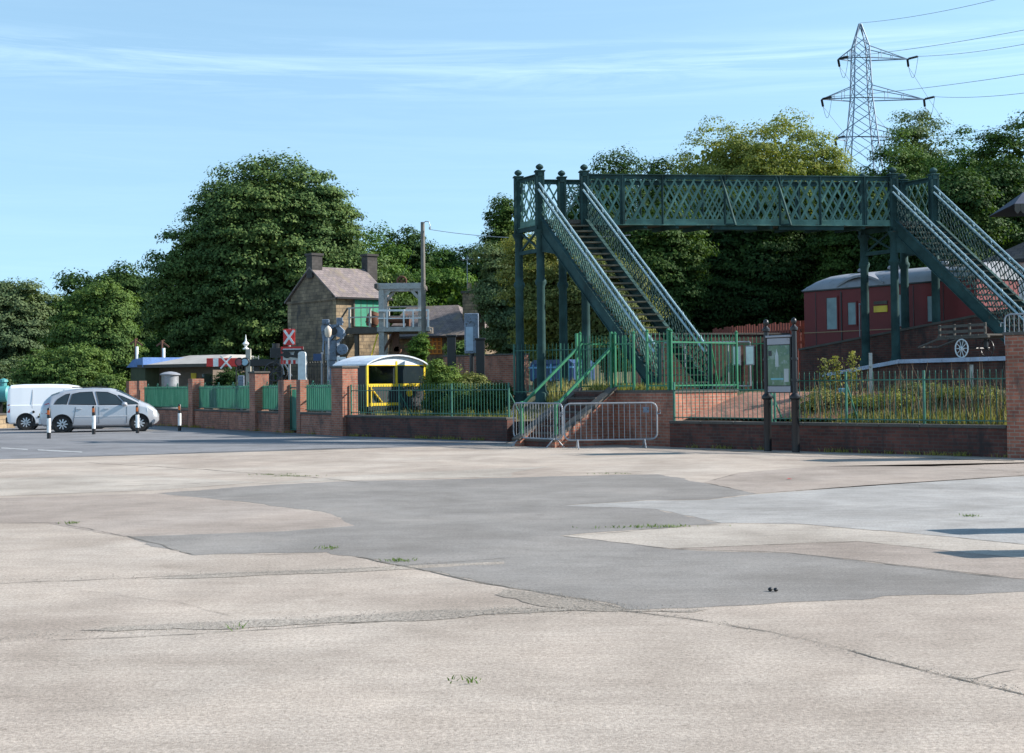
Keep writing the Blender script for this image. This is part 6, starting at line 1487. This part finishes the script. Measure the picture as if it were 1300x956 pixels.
# loose grit on the old concrete
def grit(name, label, pts, r0, r1, m):
    P_ = np.array(pts, np.float32); n = len(P_); s_ = (r0+(r1-r0)*rng.random(n)**2).astype(np.float32)
    D = np.array([(1,0,0),(0,1,0),(-1,0,0),(0,-1,0),(0,0,.8),(0,0,-.3)], np.float32); V = np.empty((n,6,3), np.float32)
    a = rng.random(n)*6.283; ca, sa = np.cos(a), np.sin(a); q = .6+.8*rng.random((n,6))
    for j, d in enumerate(D):
        V[:,j,0] = P_[:,0]+(d[0]*ca-d[1]*sa)*s_*q[:,j]; V[:,j,1] = P_[:,1]+(d[0]*sa+d[1]*ca)*s_*q[:,j]; V[:,j,2] = P_[:,2]+d[2]*s_
    F_ = np.array([0,1,4,1,2,4,2,3,4,3,0,4,1,0,5,2,1,5,3,2,5,0,3,5], np.int32)
    me = bpy.data.meshes.new(name); me.vertices.add(n*6); me.vertices.foreach_set('co', V.reshape(-1)); idx = F_[None]+np.arange(n,dtype=np.int32)[:,None]*6
    me.loops.add(n*24); me.loops.foreach_set('vertex_index', idx.reshape(-1)); me.polygons.add(n*8); me.polygons.foreach_set('loop_start', np.arange(0,n*24,3,dtype=np.int32)); me.update(calc_edges=True)
    me.materials.append(m); o = bpy.data.objects.new(name, me); COL.objects.link(o); o['kind'] = 'stuff'; o['label'] = label; o['category'] = 'gravel'
gp = []
for seg, sp_, n in (([(-20,812),(240,798),(450,787),(650,775),(790,773)], .13, 3200), ([(-20,738),(190,732),(450,722),(650,712)], .10, 1300), ([(640,750),(740,762),(800,774),(890,775)], .12, 900), ([(780,773),(960,799),(1180,852),(1300,880)], .06, 900), ([(450,706),(650,746),(795,774)], .05, 500)):
    for _ in range(n):
        k = rnd.randrange(len(seg)-1); t_ = rnd.random(); g0 = G(seg[k][0]+(seg[k+1][0]-seg[k][0])*t_, seg[k][1]+(seg[k+1][1]-seg[k][1])*t_); gp.append((g0.x+rnd.gauss(0,.03), g0.y+rnd.gauss(0,sp_), .007))
grit('loose_grit', 'loose grit and small stones scattered along the joints of the concrete yard', gp, .0015, .006, paint('grit_stone', (.33,.30,.26), .9, wear=(.16,.14,.12), scale=20, amount=.5))
gp2 = []
for _ in range(5000):
    g0 = Vector((rnd.uniform(-6,8), rnd.uniform(5.8,16), 0)); gp2.append((g0.x, g0.y, .004))
grit('fine_grit', 'fine grit strewn over the near part of the yard', gp2, .0008, .0035, _m['grit_stone'])
wb = []
for a_, b_ in ((LW+ul*.5,K0),(K0+um*.8,K1),(K2+ur*.4,K3)):
    nrm = Vector(((b_-a_).y, -(b_-a_).x, 0)).normalized(); L9 = (b_-a_).length
    for _ in range(16):
        c9 = a_.lerp(b_, rnd.random())+nrm*.22
        for _ in range(45): wb.append((c9.x+rnd.gauss(0,.13), c9.y+rnd.gauss(0,.05), .004))
blades('wall_foot_weeds', 'small weeds growing along the foot of the brick walls', wb, .03, .13, LM['weed'], .006, spread=.4)
# weeds in the joints of the yard
wp_ = []
for x, y, r_, n in ((822,670,.5,120),(838,669,.3,50),(505,713,.12,60),(90,665,.12,50),(420,697,.1,40),(1233,656,.10,40),(372,605,.4,80),(350,603,.4,60),(780,602,.4,50),(592,867,.12,20),(296,799,.08,14)):
    g0 = G(x,y)
    for _ in range(n): wp_.append((g0.x+rnd.gauss(0,r_*.6), g0.y+rnd.gauss(0,.05), .006))
blades('joint_weeds', 'small green weeds growing in the joints of the yard', wp_, .012, .035, LM['light'], .005, spread=.7)
for x, y, lb, s_ in ((1002,609,'tiny red leaf',.05),):
    g0 = G(x,y); mb = MB(); mb.add([(g0.x-.04,g0.y,.012),(g0.x,g0.y-.05,.02),(g0.x+.05,g0.y,.014),(g0.x,g0.y+.05,.022)], [(0,1,2,3)]); tag(part('fallen_leaf', mb, M['red']), 'small red scrap lying on the yard before the information board', 'litter')
for i, (x, y) in enumerate(((978,751),(985,751.5))):
    g0 = G(x,y); mb = MB(); mb.sphere((g0.x,g0.y,.018),.019,8,6,(1,1,.8)); tag(part('stone', mb, M['black'], None, True), 'small dark stone lying on the tarmac, the '+('left' if i == 0 else 'right')+' of a pair', 'stone', 'pair of dark stones')
# weedy stalks with leaves in front of the platform
for i, (px, yt, lb) in enumerate(((1048,455,'left of three'),(1062,452,'middle of three'),(1083,446,'right of three'))):
    q = P(px, 500, 35.6); zt_ = P(px, yt, 35.6).z; zb = .9
    t = thing('tall_weed', 'tall yellow-green weed standing above the right railing, '+lb, 'weed', (q.x,35.6,zb), 0, 'tall weeds behind the right railing')
    mb = MB(); mb.tube((q.x,35.6,zb),(q.x+.02,35.6,zt_),.014,5,.006); part('stem', mb, M['bark'], t)
    n = 420; hz = rng.random(n); C_ = np.stack([rng.normal(size=n)*.12*(1.1-hz*.6), rng.normal(size=n)*.12, hz*(zt_-zb)], 1); leaf_obj('leaves', C_, unit(rng.normal(size=(n,3))), .05+.05*rng.random(n), LM['weed'], t)
for i, (px, yt, yb) in enumerate(((1106,448,530),(1234,463,530))):
    q = P(px, 500, 34.0-.8*i); t = thing('garden_stake', 'thin pale timber stake behind the right railing, the '+('taller left' if i == 0 else 'right')+' one', 'stake', (q.x,q.y,.8), 0, 'timber stakes'); mb = MB(); mb.box(q.x-.035,q.x+.035,q.y-.03,q.y+.03,.7,P(px,yt,q.y).z); part('shaft', mb, M['timber'], t)
q = P(1069,505,34.6); t = thing('blue_marker', 'small pale blue marker plate on a stick among the weeds', 'marker', (q.x,q.y,.8)); mb = MB(); z1 = P(1069,493,34.6).z; z0 = P(1069,511,34.6).z; mb.box(q.x-.09,q.x+.09,q.y-.02,q.y,z0,z1,.01); part('plate', mb, paint('pale_blue_plate', (.15,.45,.65), .5), t); mb = MB(); mb.tube((q.x,q.y+.01,.75),(q.x,q.y+.01,z0),.015,6); part('stick', mb, M['timber'], t)
